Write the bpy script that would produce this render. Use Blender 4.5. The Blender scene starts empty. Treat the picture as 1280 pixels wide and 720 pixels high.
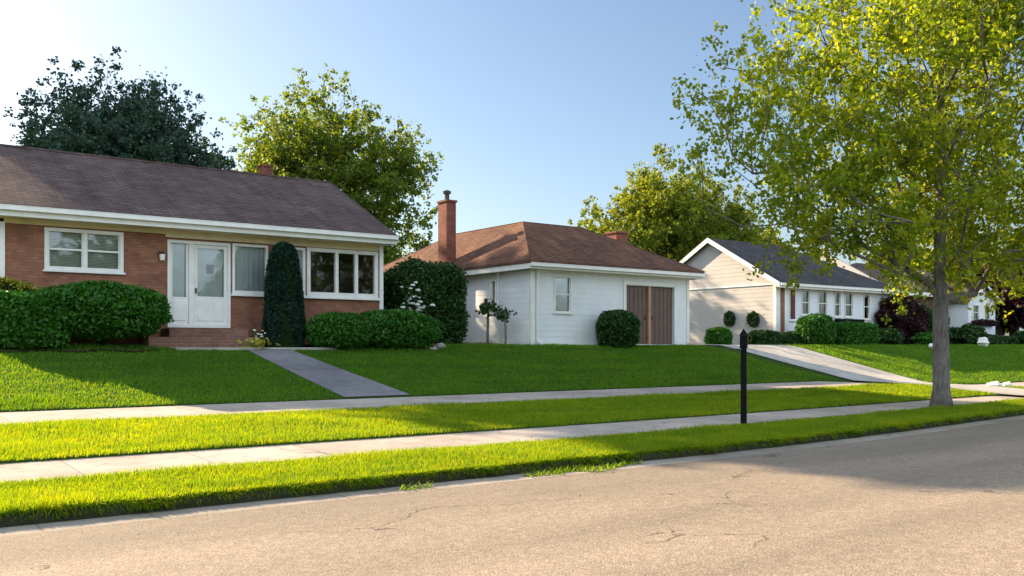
import bpy, math, random
import numpy as np
from mathutils import Vector, Matrix
random.seed(7); rng = np.random.default_rng(11)
SC = bpy.context.scene
COL = SC.collection
R = math.radians
SUN_AZ, SUN_EL = 20.0, 28.2          # degrees left of the +Y axis, height

# ------------------------------------------------------------------ helpers
def tag(o, label=None, cat=None, group=None, kind=None):
    if label: o['label'] = label
    if cat: o['category'] = cat
    if group: o['group'] = group
    if kind: o['kind'] = kind
    return o
ORG = {}
def empty(name, loc):
    o = bpy.data.objects.new(name, None); COL.objects.link(o); o.location = loc
    o.empty_display_size = .3
    ORG[o.name] = Vector(loc); return o
def link(name, me, m, parent=None):
    o = bpy.data.objects.new(name, me); COL.objects.link(o)
    if m is not None: me.materials.append(m)
    if parent is not None:
        o.parent = parent; ORG[o.name] = ORG[parent.name]
    return o
class MB:
    def __init__(s): s.v = []; s.f = []; s.smooth = False
    def add(s, vs, fs):
        n = len(s.v); s.v += [tuple(v) for v in vs]; s.f += [tuple(i + n for i in f) for f in fs]; return s
    def box(s, x0, x1, y0, y1, z0, z1):
        vs = [(x, y, z) for z in (z0, z1) for x, y in ((x0, y0), (x1, y0), (x1, y1), (x0, y1))]
        return s.add(vs, [(0, 3, 2, 1), (4, 5, 6, 7), (0, 1, 5, 4), (1, 2, 6, 5), (2, 3, 7, 6), (3, 0, 4, 7)])
    def frame(s, x0, x1, y0, y1, z0, z1, t):      # rectangular frame facing -Y
        s.box(x0, x0 + t, y0, y1, z0, z1); s.box(x1 - t, x1, y0, y1, z0, z1)
        s.box(x0 + t, x1 - t, y0, y1, z0, z0 + t); return s.box(x0 + t, x1 - t, y0, y1, z1 - t, z1)
    def prism(s, pts, off):                        # polygon of 3D points extruded by a vector
        n = len(pts); off = Vector(off); P = [Vector(p) for p in pts]
        vs = P + [p + off for p in P]
        return s.add(vs, [tuple(range(n))[::-1], tuple(range(n, 2 * n))] + [(i, (i + 1) % n, (i + 1) % n + n, i + n) for i in range(n)])
    def tube(s, pts, rad, n=8, cap=True):
        P = [Vector(p) for p in pts]
        if not hasattr(rad, '__len__'): rad = [rad] * len(P)
        base = len(s.v); rings = []
        for i, p in enumerate(P):
            d = (P[min(i + 1, len(P) - 1)] - P[max(i - 1, 0)]).normalized()
            a = d.cross(Vector((0, 0, 1)) if abs(d.z) < .9 else Vector((1, 0, 0))).normalized(); b = d.cross(a)
            rings.append(len(s.v))
            for k in range(n):
                t = 2 * math.pi * k / n; s.v.append(tuple(p + (a * math.cos(t) + b * math.sin(t)) * rad[i]))
        for i in range(len(P) - 1):
            for k in range(n):
                s.f.append((rings[i] + k, rings[i] + (k + 1) % n, rings[i + 1] + (k + 1) % n, rings[i + 1] + k))
        if cap:
            s.f.append(tuple(rings[0] + k for k in range(n))[::-1]); s.f.append(tuple(rings[-1] + k for k in range(n)))
        return s
    def lathe(s, c, prof, n=16):
        r0 = len(s.v)
        for r, z in prof:
            for k in range(n):
                t = 2 * math.pi * k / n; s.v.append((c[0] + r * math.cos(t), c[1] + r * math.sin(t), c[2] + z))
        for i in range(len(prof) - 1):
            for k in range(n):
                s.f.append((r0 + i * n + k, r0 + i * n + (k + 1) % n, r0 + (i + 1) * n + (k + 1) % n, r0 + (i + 1) * n + k))
        return s
    def build(s, name, m, parent=None, org=None, bevel=0, smooth=False):
        o0 = ORG[parent.name] if parent is not None else Vector(org or (0, 0, 0))
        me = bpy.data.meshes.new(name)
        me.from_pydata([(a - o0.x, b - o0.y, c - o0.z) for a, b, c in s.v], [], s.f); me.update()
        if smooth: me.polygons.foreach_set('use_smooth', [True] * len(me.polygons))
        o = link(name, me, m, parent)
        if parent is None: o.location = o0
        if bevel:
            b = o.modifiers.new('bevel', 'BEVEL'); b.width = bevel; b.segments = 2; b.limit_method = 'ANGLE'
        return o
def mesh_np(name, V, nper, m, parent=None, org=None, smooth=False):
    """V: (N*nper,3) array of separate n-gons"""
    o0 = np.array(ORG[parent.name] if parent is not None else (org or (0, 0, 0)), dtype=np.float32)
    V = np.asarray(V, dtype=np.float32) - o0
    n = len(V); nf = n // nper
    me = bpy.data.meshes.new(name)
    me.vertices.add(n); me.vertices.foreach_set('co', V.ravel())
    me.loops.add(n); me.loops.foreach_set('vertex_index', np.arange(n, dtype=np.int32))
    me.polygons.add(nf); me.polygons.foreach_set('loop_start', np.arange(0, n, nper, dtype=np.int32))
    me.polygons.foreach_set('loop_total', np.full(nf, nper, dtype=np.int32))
    me.update(calc_edges=True)
    o = link(name, me, m, parent)
    if parent is None: o.location = tuple(float(a) for a in o0)
    return o

# ------------------------------------------------------------------ materials
class NT:
    def __init__(s, name):
        s.m = bpy.data.materials.new(name); s.m.use_nodes = True; s.t = s.m.node_tree
        s.b = s.t.nodes['Principled BSDF']; s.out = s.t.nodes['Material Output']
    def n(s, t, **kw):
        nd = s.t.nodes.new(t)
        for k, v in kw.items():
            if k.startswith('i_'): nd.inputs[k[2:].replace('_', ' ')].default_value = v
            else: setattr(nd, k, v)
        return nd
    def l(s, a, b): s.t.links.new(a, b)
    def noise(s, vec, scale, detail=3, rough=.5):
        n = s.n('ShaderNodeTexNoise'); n.inputs['Scale'].default_value = scale; n.inputs['Detail'].default_value = detail
        n.inputs['Roughness'].default_value = rough
        if vec is not None: s.l(vec, n.inputs['Vector'])
        return n.outputs['Fac']
    def ramp(s, fac, stops):
        r = s.n('ShaderNodeValToRGB'); e = r.color_ramp.elements
        while len(e) < len(stops): e.new(.5)
        for i, (p, c) in enumerate(stops):
            e[i].position = p; e[i].color = (c[0], c[1], c[2], 1)
        s.l(fac, r.inputs['Fac']); return r.outputs['Color']
    def math(s, op, a, b=None, c=None):
        m = s.n('ShaderNodeMath', operation=op)
        for i, v in enumerate((a, b, c)):
            if v is None: continue
            if isinstance(v, (int, float)): m.inputs[i].default_value = v
            else: s.l(v, m.inputs[i])
        return m.outputs[0]
    def mix(s, fac, a, b, mode='MIX'):
        m = s.n('ShaderNodeMix', data_type='RGBA', blend_type=mode)
        for sock, v in ((m.inputs['Factor'], fac), (m.inputs['A'], a), (m.inputs['B'], b)):
            if isinstance(v, (int, float)): sock.default_value = v
            elif isinstance(v, tuple): sock.default_value = (v[0], v[1], v[2], 1)
            else: s.l(v, sock)
        return m.outputs['Result']
    def coord(s): return s.n('ShaderNodeTexCoord').outputs['Object']
    def gpos(s): return s.n('ShaderNodeNewGeometry').outputs['Position']
    def bump(s, h, dist=.01, strength=1.0):
        b = s.n('ShaderNodeBump'); b.inputs['Distance'].default_value = dist; b.inputs['Strength'].default_value = strength
        s.l(h, b.inputs['Height']); s.l(b.outputs[0], s.b.inputs['Normal']); return b
    def wallvec(s):
        """u along the wall or eave, v = height, whatever way the face looks"""
        g = s.n('ShaderNodeNewGeometry'); sn = s.n('ShaderNodeSeparateXYZ'); s.l(g.outputs['True Normal'], sn.inputs[0])
        sp = s.n('ShaderNodeSeparateXYZ'); s.l(g.outputs['Position'], sp.inputs[0])
        sel = s.math('GREATER_THAN', s.math('ABSOLUTE', sn.outputs[0]), s.math('ABSOLUTE', sn.outputs[1]))
        mx = s.n('ShaderNodeMix', data_type='FLOAT'); s.l(sel, mx.inputs[0]); s.l(sp.outputs[0], mx.inputs[2]); s.l(sp.outputs[1], mx.inputs[3])
        c = s.n('ShaderNodeCombineXYZ'); s.l(mx.outputs[0], c.inputs[0]); s.l(sp.outputs[2], c.inputs[1]); return c.outputs[0]
    def base(s, c, rough=.7, spec=.3):
        if isinstance(c, tuple): s.b.inputs['Base Color'].default_value = (c[0], c[1], c[2], 1)
        else: s.l(c, s.b.inputs['Base Color'])
        s.b.inputs['Roughness'].default_value = rough
        s.b.inputs['Specular IOR Level'].default_value = spec

def m_paint(name, c, rough=.55, var=.12, scale=3.0, spec=.35):
    t = NT(name); n = t.noise(t.gpos(), scale, 5, .65); n2 = t.noise(t.gpos(), scale * 11, 3)
    k = t.math('ADD', t.math('MULTIPLY', n, .7), t.math('MULTIPLY', n2, .3))
    d = tuple(max(0, x * (1 - var * 1.6)) for x in c); l_ = tuple(min(1, x * (1 + var * .5)) for x in c)
    t.base(t.ramp(k, [(.32, d), (.6, l_)]), rough, spec); t.bump(n2, .002, .4); return t.m
def m_brick(name, c1, c2, mortar, w=.23, h=.075):
    t = NT(name); v = t.wallvec(); b = t.n('ShaderNodeTexBrick')
    t.l(v, b.inputs['Vector']); b.inputs['Scale'].default_value = 1
    b.inputs['Brick Width'].default_value = w; b.inputs['Row Height'].default_value = h
    b.inputs['Mortar Size'].default_value = .008; b.inputs['Mortar Smooth'].default_value = .2
    b.inputs['Color1'].default_value = (*c1, 1); b.inputs['Color2'].default_value = (*c2, 1); b.inputs['Mortar'].default_value = (*mortar, 1)
    n = t.noise(t.gpos(), 2.2, 5, .6); n3 = t.noise(t.gpos(), 40, 3)
    col = t.mix(.55, b.outputs['Color'], t.ramp(n, [(.3, (.35, .33, .32)), (.65, (1, 1, 1))]), 'MULTIPLY')
    t.base(col, .85, .2)
    h_ = t.math('ADD', t.math('MULTIPLY', b.outputs['Fac'], -1), t.math('MULTIPLY', n3, .4)); t.bump(h_, .006); return t.m
def m_shingle(name, c1, c2, gap, rowh):
    t = NT(name); v = t.wallvec(); b = t.n('ShaderNodeTexBrick'); t.l(v, b.inputs['Vector'])
    b.inputs['Scale'].default_value = 1; b.inputs['Brick Width'].default_value = .32; b.inputs['Row Height'].default_value = rowh
    b.inputs['Mortar Size'].default_value = .006; b.inputs['Bias'].default_value = .1
    b.inputs['Color1'].default_value = (*c1, 1); b.inputs['Color2'].default_value = (*c2, 1); b.inputs['Mortar'].default_value = (*gap, 1)
    n = t.noise(t.gpos(), .9, 5, .65); n2 = t.noise(t.gpos(), 90, 2)
    sv = t.n('ShaderNodeVectorMath', operation='MULTIPLY'); sv.inputs[1].default_value = (5, 1, 1); t.l(v, sv.inputs[0])
    st = t.noise(sv.outputs[0], .8, 4)                     # run-off streaks
    col = t.mix(.8, b.outputs['Color'], t.ramp(n, [(.3, (.62, .6, .6)), (.68, (1.15, 1.1, 1.08))]), 'MULTIPLY')
    col = t.mix(.45, col, t.ramp(st, [(.35, (.65, .65, .66)), (.6, (1.1, 1.1, 1.1))]), 'MULTIPLY')
    col = t.mix(.5, col, t.ramp(n2, [(.3, (.6, .6, .6)), (.7, (1.3, 1.3, 1.3))]), 'MULTIPLY')
    t.base(col, .95, .15)
    t.bump(t.math('ADD', t.math('MULTIPLY', b.outputs['Fac'], -1.2), t.math('MULTIPLY', n2, .5)), .012); return t.m
def m_leaf(name, c1, c2, c3, trans=.35, tc=None, rough=.5, turf=False):
    t = NT(name); g = t.n('ShaderNodeNewGeometry')
    n = t.noise(g.outputs['Position'], .9, 3)
    k = t.math('ADD', t.math('MULTIPLY', g.outputs['Random Per Island'], .6), t.math('MULTIPLY', n, .4))
    col = t.ramp(k, [(.15, c1), (.5, c2), (.85, c3)])
    if turf:      # uneven growth: dull, dry and lush patches, faint mowing lines along the street
        sv = t.n('ShaderNodeVectorMath', operation='MULTIPLY'); sv.inputs[1].default_value = (.22, 1.5, 1); t.l(g.outputs['Position'], sv.inputs[0])
        col = t.mix(.8, col, t.ramp(t.noise(sv.outputs[0], 1.2, 4, .6), [(.32, (.68, .76, .7)), (.5, (1, 1, 1)), (.68, (1.3, 1.16, 1.0))]), 'MULTIPLY')
        col = t.mix(.75, col, t.ramp(t.noise(g.outputs['Position'], 2.3, 4, .65), [(.33, (.72, .85, .9)), (.5, (1, 1, 1)), (.7, (1.35, 1.1, 1.1))]), 'MULTIPLY')
        dry = t.math('MULTIPLY', t.math('GREATER_THAN', g.outputs['Random Per Island'], .94), .6)
        col = t.mix(dry, col, (.15, .17, .05))
    t.base(col, rough, .3)
    tr = t.n('ShaderNodeBsdfTranslucent')
    tcol = t.mix(1.0, col, tuple(tc or (1.6, 1.5, .5)), 'MULTIPLY'); t.l(tcol, tr.inputs['Color'])
    ms = t.n('ShaderNodeMixShader'); ms.inputs[0].default_value = trans
    t.l(t.b.outputs[0], ms.inputs[1]); t.l(tr.outputs[0], ms.inputs[2]); t.l(ms.outputs[0], t.out.inputs['Surface'])
    return t.m
def m_glass(name):
    t = NT(name); tr = t.n('ShaderNodeBsdfTransparent'); tr.inputs[0].default_value = (.8, .83, .82, 1)
    gl = t.n('ShaderNodeBsdfGlossy'); gl.inputs['Roughness'].default_value = .03; gl.inputs['Color'].default_value = (.95, .97, 1, 1)
    fr = t.n('ShaderNodeFresnel'); fr.inputs[0].default_value = 1.5
    wb = t.n('ShaderNodeBump'); wb.inputs['Distance'].default_value = .02; wb.inputs['Strength'].default_value = .25
    t.l(t.noise(t.gpos(), 1.3, 2), wb.inputs['Height']); t.l(wb.outputs[0], gl.inputs['Normal'])
    f = t.math('MULTIPLY_ADD', fr.outputs[0], .9, .015)
    ms = t.n('ShaderNodeMixShader'); t.l(f, ms.inputs[0]); t.l(tr.outputs[0], ms.inputs[1]); t.l(gl.outputs[0], ms.inputs[2])
    t.l(ms.outputs[0], t.out.inputs['Surface']); return t.m
def m_concrete(name, c, joint=None, axis=0, dirt=.35, pebble=60):
    t = NT(name); p = t.gpos(); n = t.noise(p, .6, 6, .62); n2 = t.noise(p, pebble, 3, .7); n3 = t.noise(p, 5, 4)
    col = t.ramp(n, [(.3, tuple(x * (1 - dirt) for x in c)), (.62, c)])
    col = t.mix(.6, col, t.ramp(n2, [(.3, (.6, .6, .6)), (.7, (1.25, 1.25, 1.25))]), 'MULTIPLY')
    col = t.mix(.4, col, t.ramp(n3, [(.35, (.7, .68, .65)), (.55, (1.05, 1.05, 1.05))]), 'MULTIPLY')
    h = t.math('MULTIPLY', n2, .3)
    if joint:
        sp = t.n('ShaderNodeSeparateXYZ'); t.l(p, sp.inputs[0])
        fr = t.math('FRACT', t.math('DIVIDE', sp.outputs[axis], joint))
        d = t.math('LESS_THAN', t.math('ABSOLUTE', t.math('SUBTRACT', fr, .5)), .5 * .022 / joint)
        col = t.mix(t.math('MULTIPLY', d, .5), col, (.10, .09, .07)); h = t.math('SUBTRACT', h, t.math('MULTIPLY', d, .6))
        # each slab its own tone
        fl = t.math('FLOOR', t.math('ADD', t.math('DIVIDE', sp.outputs[axis], joint), .5))
        wn = t.n('ShaderNodeTexWhiteNoise', noise_dimensions='1D'); t.l(fl, wn.inputs['W'])
        col = t.mix(.6, col, t.ramp(wn.outputs['Value'], [(0, (.8, .8, .79)), (1, (1.08, 1.07, 1.06))]), 'MULTIPLY')
    # hairline cracks
    w = t.n('ShaderNodeVectorMath', operation='MULTIPLY_ADD'); nn = t.n('ShaderNodeTexNoise'); nn.inputs['Scale'].default_value = 1.5
    t.l(p, nn.inputs['Vector']); t.l(nn.outputs['Color'], w.inputs[0]); w.inputs[1].default_value = (1.2, 1.2, .3); t.l(p, w.inputs[2])
    vo = t.n('ShaderNodeTexVoronoi', feature='DISTANCE_TO_EDGE'); vo.inputs['Scale'].default_value = .35; t.l(w.outputs[0], vo.inputs['Vector'])
    cr = t.math('MULTIPLY', t.math('LESS_THAN', vo.outputs['Distance'], .006), t.math('GREATER_THAN', t.noise(p, .45, 2), .53))
    col = t.mix(t.math('MULTIPLY', cr, .4), col, (.08, .07, .06))
    t.base(col, .9, .2); t.bump(t.math('SUBTRACT', h, cr), .006); return t.m
def m_asphalt(name):
    t = NT(name); p = t.gpos()
    sv = t.n('ShaderNodeVectorMath', operation='MULTIPLY'); sv.inputs[1].default_value = (.25, 1.3, 1); t.l(p, sv.inputs[0])
    big = t.noise(sv.outputs[0], .8, 5, .6); mid = t.noise(p, 7, 5, .7)
    vo = t.n('ShaderNodeTexVoronoi'); vo.inputs['Scale'].default_value = 55; t.l(p, vo.inputs['Vector'])
    sep = t.n('ShaderNodeSeparateColor'); t.l(vo.outputs['Color'], sep.inputs[0])
    vo2 = t.n('ShaderNodeTexVoronoi'); vo2.inputs['Scale'].default_value = 24; t.l(p, vo2.inputs['Vector'])
    sep2 = t.n('ShaderNodeSeparateColor'); t.l(vo2.outputs['Color'], sep2.inputs[0])
    col = t.ramp(big, [(.3, (.215, .175, .135)), (.68, (.285, .23, .175))])
    col = t.mix(.34, col, t.ramp(sep.outputs[0], [(0, (.5, .5, .52)), (.55, (1, 1, 1)), (1, (1.65, 1.55, 1.45))]), 'MULTIPLY')
    col = t.mix(.28, col, t.ramp(sep2.outputs[0], [(0, (.62, .62, .62)), (.6, (1, 1, 1)), (1, (1.5, 1.45, 1.4))]), 'MULTIPLY')
    col = t.mix(.5, col, t.ramp(mid, [(.3, (.72, .72, .72)), (.7, (1.15, 1.15, 1.15))]), 'MULTIPLY')
    # faint wheel tracks and oil-darkened lane centre along the street, old rectangular patches
    ss = t.n('ShaderNodeSeparateXYZ'); t.l(p, ss.inputs[0])
    yy = t.math('ADD', ss.outputs[1], t.math('MULTIPLY', t.noise(p, .35, 2), .6))
    wv = t.math('SINE', t.math('MULTIPLY', yy, 3.6)); col = t.mix(.16, col, t.ramp(t.math('MULTIPLY_ADD', wv, .5, .5), [(0, (.55, .55, .56)), (.5, (1, 1, 1)), (1, (1.2, 1.2, 1.2))]), 'MULTIPLY')
    edge = t.n('ShaderNodeMapRange'); edge.inputs['From Min'].default_value = 8.0; edge.inputs['From Max'].default_value = 9.1; t.l(t.math('ADD', ss.outputs[1], t.math('MULTIPLY', t.noise(p, 1.4, 4), 1.2)), edge.inputs['Value'])
    col = t.mix(t.math('MULTIPLY', edge.outputs[0], .35), col, (.12, .10, .08))
    # meandering cracks, filled here and there
    nn = t.n('ShaderNodeTexNoise'); nn.inputs['Scale'].default_value = 1.1; nn.inputs['Detail'].default_value = 5; t.l(p, nn.inputs['Vector'])
    w = t.n('ShaderNodeVectorMath', operation='MULTIPLY_ADD'); t.l(nn.outputs['Color'], w.inputs[0]); w.inputs[1].default_value = (1.6, 1.6, 0)
    q = t.n('ShaderNodeVectorMath', operation='MULTIPLY'); q.inputs[1].default_value = (.5, 1, 1); t.l(p, q.inputs[0]); t.l(q.outputs[0], w.inputs[2])
    ve = t.n('ShaderNodeTexVoronoi', feature='DISTANCE_TO_EDGE'); ve.inputs['Scale'].default_value = .42; t.l(w.outputs[0], ve.inputs['Vector'])
    cr = t.math('MULTIPLY', t.math('LESS_THAN', t.math('ADD', ve.outputs['Distance'], t.math('MULTIPLY', t.math('SUBTRACT', t.noise(p, 14, 4, .7), .5), .02)), .0035), t.math('GREATER_THAN', t.noise(p, .6, 3), .51))
    col = t.mix(t.math('MULTIPLY', cr, .7), col, (.05, .042, .036))
    t.base(col, .88, .25)
    h = t.math('SUBTRACT', t.math('ADD', t.math('MULTIPLY', vo.outputs['Distance'], -.9), t.math('MULTIPLY', mid, .4)), t.math('MULTIPLY', cr, 1.5))
    t.bump(h, .005); return t.m
def m_soil(name, a, b):
    t = NT(name); p = t.gpos(); n = t.noise(p, 1.1, 5, .6); n2 = t.noise(p, 35, 4, .7)
    k = t.math('ADD', t.math('MULTIPLY', n, .5), t.math('MULTIPLY', n2, .5))
    t.base(t.ramp(k, [(.3, a), (.65, b)]), .95, .05); t.bump(n2, .03); return t.m
def m_bark(name, a, b):
    t = NT(name); p = t.gpos(); sv = t.n('ShaderNodeVectorMath', operation='MULTIPLY'); sv.inputs[1].default_value = (1, 1, .16); t.l(p, sv.inputs[0])
    n = t.noise(sv.outputs[0], 26, 5, .7); n2 = t.noise(p, 2.5, 4)
    k = t.math('ADD', t.math('MULTIPLY', n, .7), t.math('MULTIPLY', n2, .3))
    t.base(t.ramp(k, [(.32, a), (.62, b)]), .92, .1); t.bump(n, .03); return t.m

M = {}
M['brick'] = m_brick('red brown brick', (.41, .17, .098), (.30, .118, .068), (.20, .15, .12))
M['chim'] = m_brick('chimney brick', (.30, .09, .055), (.20, .06, .04), (.22, .16, .13))
M['tanbrick'] = m_brick('brown brick', (.20, .12, .07), (.13, .075, .045), (.2, .17, .14))
M['roof1'] = m_shingle('brown shingles', (.175, .125, .115), (.115, .084, .08), (.035, .027, .026), .063)
M['roof2'] = m_shingle('rust brown shingles', (.225, .112, .073), (.148, .080, .058), (.045, .03, .025), .06)
M['roof3'] = m_shingle('slate grey shingles', (.085, .088, .098), (.06, .062, .07), (.02, .02, .022), .065)
M['white'] = m_paint('white paint', (.78, .77, .73), .45, .08)
M['cream'] = m_paint('cream painted soffit', (.72, .62, .40), .6, .12)
M['siding'] = m_paint('white vinyl siding', (.74, .76, .78), .5, .06, 1.2)
M['beige'] = m_paint('beige siding', (.47, .44, .41), .6, .08, 1.2)
M['blind'] = m_paint('window blind', (.60, .62, .55), .8, .1)
M['curtain'] = m_paint('white curtain', (.86, .87, .87), .8, .08)
M['dark'] = m_paint('dark interior', (.03, .028, .026), .9, .1)
M['black'] = m_paint('black painted wood', (.006, .006, .007), .8, .2, 12, .1)
M['metal'] = m_paint('dark metal', (.06, .055, .05), .5, .2, 8)
M['brownpanel'] = m_paint('brown door panel', (.13, .078, .062), .5, .15)
M['tanwood'] = m_paint('tan wooden post', (.45, .24, .13), .6, .15)
M['redshutter'] = m_paint('dark red shutter', (.10, .02, .018), .5, .2)
M['bronze'] = m_paint('brown downspout', (.13, .06, .04), .5, .2)
M['stoop'] = m_brick('stoop brick', (.27, .13, .095), (.2, .095, .07), (.25, .19, .16), .22, .085)
M['glass'] = m_glass('window glass')
M['walk'] = m_concrete('sidewalk concrete', (.47, .40, .35), 1.5, 0)
M['drive'] = m_concrete('driveway concrete', (.48, .45, .41), 3.0, 1)
M['path'] = m_concrete('path of grey pavers', (.22, .21, .225), 1.2, 1, .3, 28)
M['gutter'] = m_concrete('gutter concrete', (.34, .30, .26), 3.0, 0)
M['asphalt'] = m_asphalt('worn asphalt')
M['soil'] = m_soil('soil under grass', (.03, .06, .010), (.05, .10, .014))
M['edge'] = m_soil('soil kerb with painted shade', (.02, .025, .012), (.06, .06, .035))  # soil, darkened to paint in the shade under the verge grass
M['mulch'] = m_soil('mulch', (.03, .018, .012), (.09, .05, .035))
M['field'] = m_soil('far lawn', (.03, .055, .012), (.06, .10, .02))
M['rock'] = m_paint('grey rock', (.35, .31, .28), .85, .3, 6)
M['whitestone'] = m_paint('white stone', (.75, .72, .66), .8, .15, 6)
M['flower'] = m_paint('white petals', (.85, .83, .8), .7, .05)
M['yflower'] = m_paint('yellow green leaves', (.5, .5, .12), .7, .2)
M['bark'] = m_bark('grey bark', (.06, .052, .046), (.25, .225, .205))
M['darkbark'] = m_bark('dark bark', (.035, .028, .022), (.10, .08, .062))
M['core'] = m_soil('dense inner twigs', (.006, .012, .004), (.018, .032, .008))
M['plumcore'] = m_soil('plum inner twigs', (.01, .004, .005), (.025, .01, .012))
M['grass'] = m_leaf('grass blades', (.075, .17, .006), (.14, .255, .008), (.25, .32, .012), .58, (2.5, 1.9, .15), .6, True)
M['lawn'] = m_leaf('lawn blades', (.035, .15, .008), (.065, .21, .010), (.12, .26, .012), .52, (3.4, 1.9, .2), .6, True)
M['hedge'] = m_leaf('clipped hedge leaves', (.015, .075, .006), (.03, .125, .008), (.055, .18, .012), .2, (1.4, 1.4, .5))
M['cypress'] = m_leaf('cypress needles', (.004, .022, .014), (.009, .036, .021), (.018, .052, .028), .15, (1.2, 1.3, .6))
M['yew'] = m_leaf('dark shrub leaves', (.012, .045, .008), (.022, .07, .012), (.04, .10, .016), .15, (1.4, 1.4, .5))
M['leafD'] = m_leaf('maple leaves', (.08, .14, .013), (.17, .235, .02), (.32, .325, .03), .62, (1.9, 1.75, .3))
M['leafA'] = m_leaf('dark blue green leaves', (.03, .065, .050), (.045, .09, .065), (.07, .12, .07), .35, (1.3, 1.4, .7))
M['leafB'] = m_leaf('olive leaves', (.06, .115, .018), (.12, .19, .026), (.21, .26, .034), .56, (1.7, 1.45, .4))
M['leafC'] = m_leaf('yellowing leaves', (.07, .12, .016), (.135, .20, .022), (.25, .28, .03), .56, (1.7, 1.4, .35))
M['plum'] = m_leaf('purple plum leaves', (.014, .005, .008), (.03, .010, .014), (.055, .018, .02), .3, (1.5, .8, .7))
M['gold'] = m_leaf('gold leaves and painted shrub sun', (.18, .2, .02), (.3, .3, .03), (.4, .38, .04), .4)  # on the shrub by the left hedge, bright gold replaces sunlight

# ------------------------------------------------------------------ terrain
def off(X): return 2.2 * (1 - math.exp(-(max(0., X - 10) / 17.) ** 2))
def b_curb(X): return 9.45 + off(X)
def b_s1(X): return 10.8 + .6 * off(X)
def b_w1(X): return 12.45 + .3 * off(X)
def b_s2(X): return 15.5 + .1 * off(X)
def b_w2(X): return 18.3
def drop(X, Y):
    d = min(.38, .04 * max(0., X - 26.)); k = min(1, max(0, (Y - 17) / 8.)); return d * (1 - k * k * (3 - 2 * k))
def gz(X, Y):
    c = b_curb(X)
    if Y < -2.2: z = .12 + min(1.0, (-2.2 - Y) * .05)
    elif Y < c: z = 0
    else:
        K = [(c, .11), (b_s1(X), .2), (b_w1(X), .24), (b_s2(X), .44), (b_w2(X), .48), (21, 1.0), (24.0, 1.60), (27, 1.65), (1e5, 1.65)]
        for (a, za), (b, zb) in zip(K, K[1:]):
            if Y <= b: z = za + (zb - za) * (Y - a) / (b - a); break
    return z - drop(X, Y)
XS = sorted(set([-400, -200, -120, -80, -60, -45, -35, -28, -22, -18] + [i * 1.0 for i in range(-15, 72)] + [80, 95, 120, 160, 220, 320, 450]))
def strip(name, ya, yb, ny, m, lift=0., skirt=0., xs=None, org=None, dx=None):
    xs = xs or XS; mb = MB(); cols = []
    for X in xs:
        a, b = ya(X), yb(X); row = []
        if skirt: row.append((X, a, gz(X, a + .001) - skirt))
        for j in range(ny + 1):
            Y = a + (b - a) * j / ny; Yq = min(max(Y, a + .001), b - .001); row.append((X, Y, gz(X, Yq) + lift))
        if skirt: row.append((X, b, gz(X, b - .001) - skirt))
        cols.append(row)
    n = len(cols[0]); vs = [p for r in cols for p in r]
    fs = [(i * n + j, (i + 1) * n + j, (i + 1) * n + j + 1, i * n + j + 1) for i in range(len(cols) - 1) for j in range(n - 1)]
    mb.add(vs, fs); o = mb.build(name, m, org=org, smooth=False); return tag(o, kind='structure')
strip('road', lambda X: -2.2, lambda X: b_curb(X) - .42, 4, M['asphalt'])
strip('gutter', lambda X: b_curb(X) - .42, lambda X: b_curb(X) - .0, 1, M['gutter'])
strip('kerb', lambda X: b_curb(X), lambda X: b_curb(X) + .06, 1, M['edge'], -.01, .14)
strip('grass_verge', lambda X: b_curb(X) + .06, b_s1, 3, M['soil'], .02, .06)
strip('sidewalk', b_s1, b_w1, 1, M['walk'])
strip('grass_strip', b_w1, b_s2, 3, M['soil'], .03, .06)
strip('sidewalk', b_s2, b_w2, 1, M['walk'])
strip('front_lawn', b_w2, lambda X: 26.5, 9, M['soil'], .03, .06)
strip('ground', lambda X: 26.5, lambda X: 600, 6, M['field'], .03)
strip('ground', lambda X: -300, lambda X: -2.2, 5, M['field'])
# driveway between the white house and the beige house, down to the road
def driveway():
    mb = MB(); L = [(28.0, 27.2), (27.9, 22), (27.9, 19), (27.6, 17), (27.2, 15), (26.9, 13.2), (27.0, 12.4), (26.8, 11.2), (26.2, 10.35)]
    Rr = [(32.3, 27.2), (32.3, 22), (32.4, 19), (32.4, 17), (32.5, 15), (32.6, 13.5), (32.7, 12.6), (33.0, 11.5), (33.8, 10.9)]
    n = 5; vs = []
    def ip(P, Y):
        for (a, ya), (b, yb) in zip(P, P[1:]):
            if yb <= Y <= ya: return a + (b - a) * (ya - Y) / (ya - yb)
        return P[-1][0] if Y < P[-1][1] else P[0][0]
    YS = [27.2 - i * .6 for i in range(29)]
    for Y in YS:
        a, b = ip(L, Y), ip(Rr, Y)
        for j in range(n + 1):
            X = a + (b - a) * j / n; yy = max(Y, b_curb(X) + .0)
            vs.append((X, yy, gz(X, yy + .001) + .062))
    fs = [(i * (n + 1) + j, i * (n + 1) + j + 1, (i + 1) * (n + 1) + j + 1, (i + 1) * (n + 1) + j) for i in range(len(YS) - 1) for j in range(n)]
    mb.add(vs, [f[::-1] for f in fs]); return tag(mb.build('driveway', M['drive']), kind='structure')
driveway()
def on_drive(X, Y): return 27.0 < X < 32.6 and Y > 10 or (26.1 < X < 33.9 and Y < 13)
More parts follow.
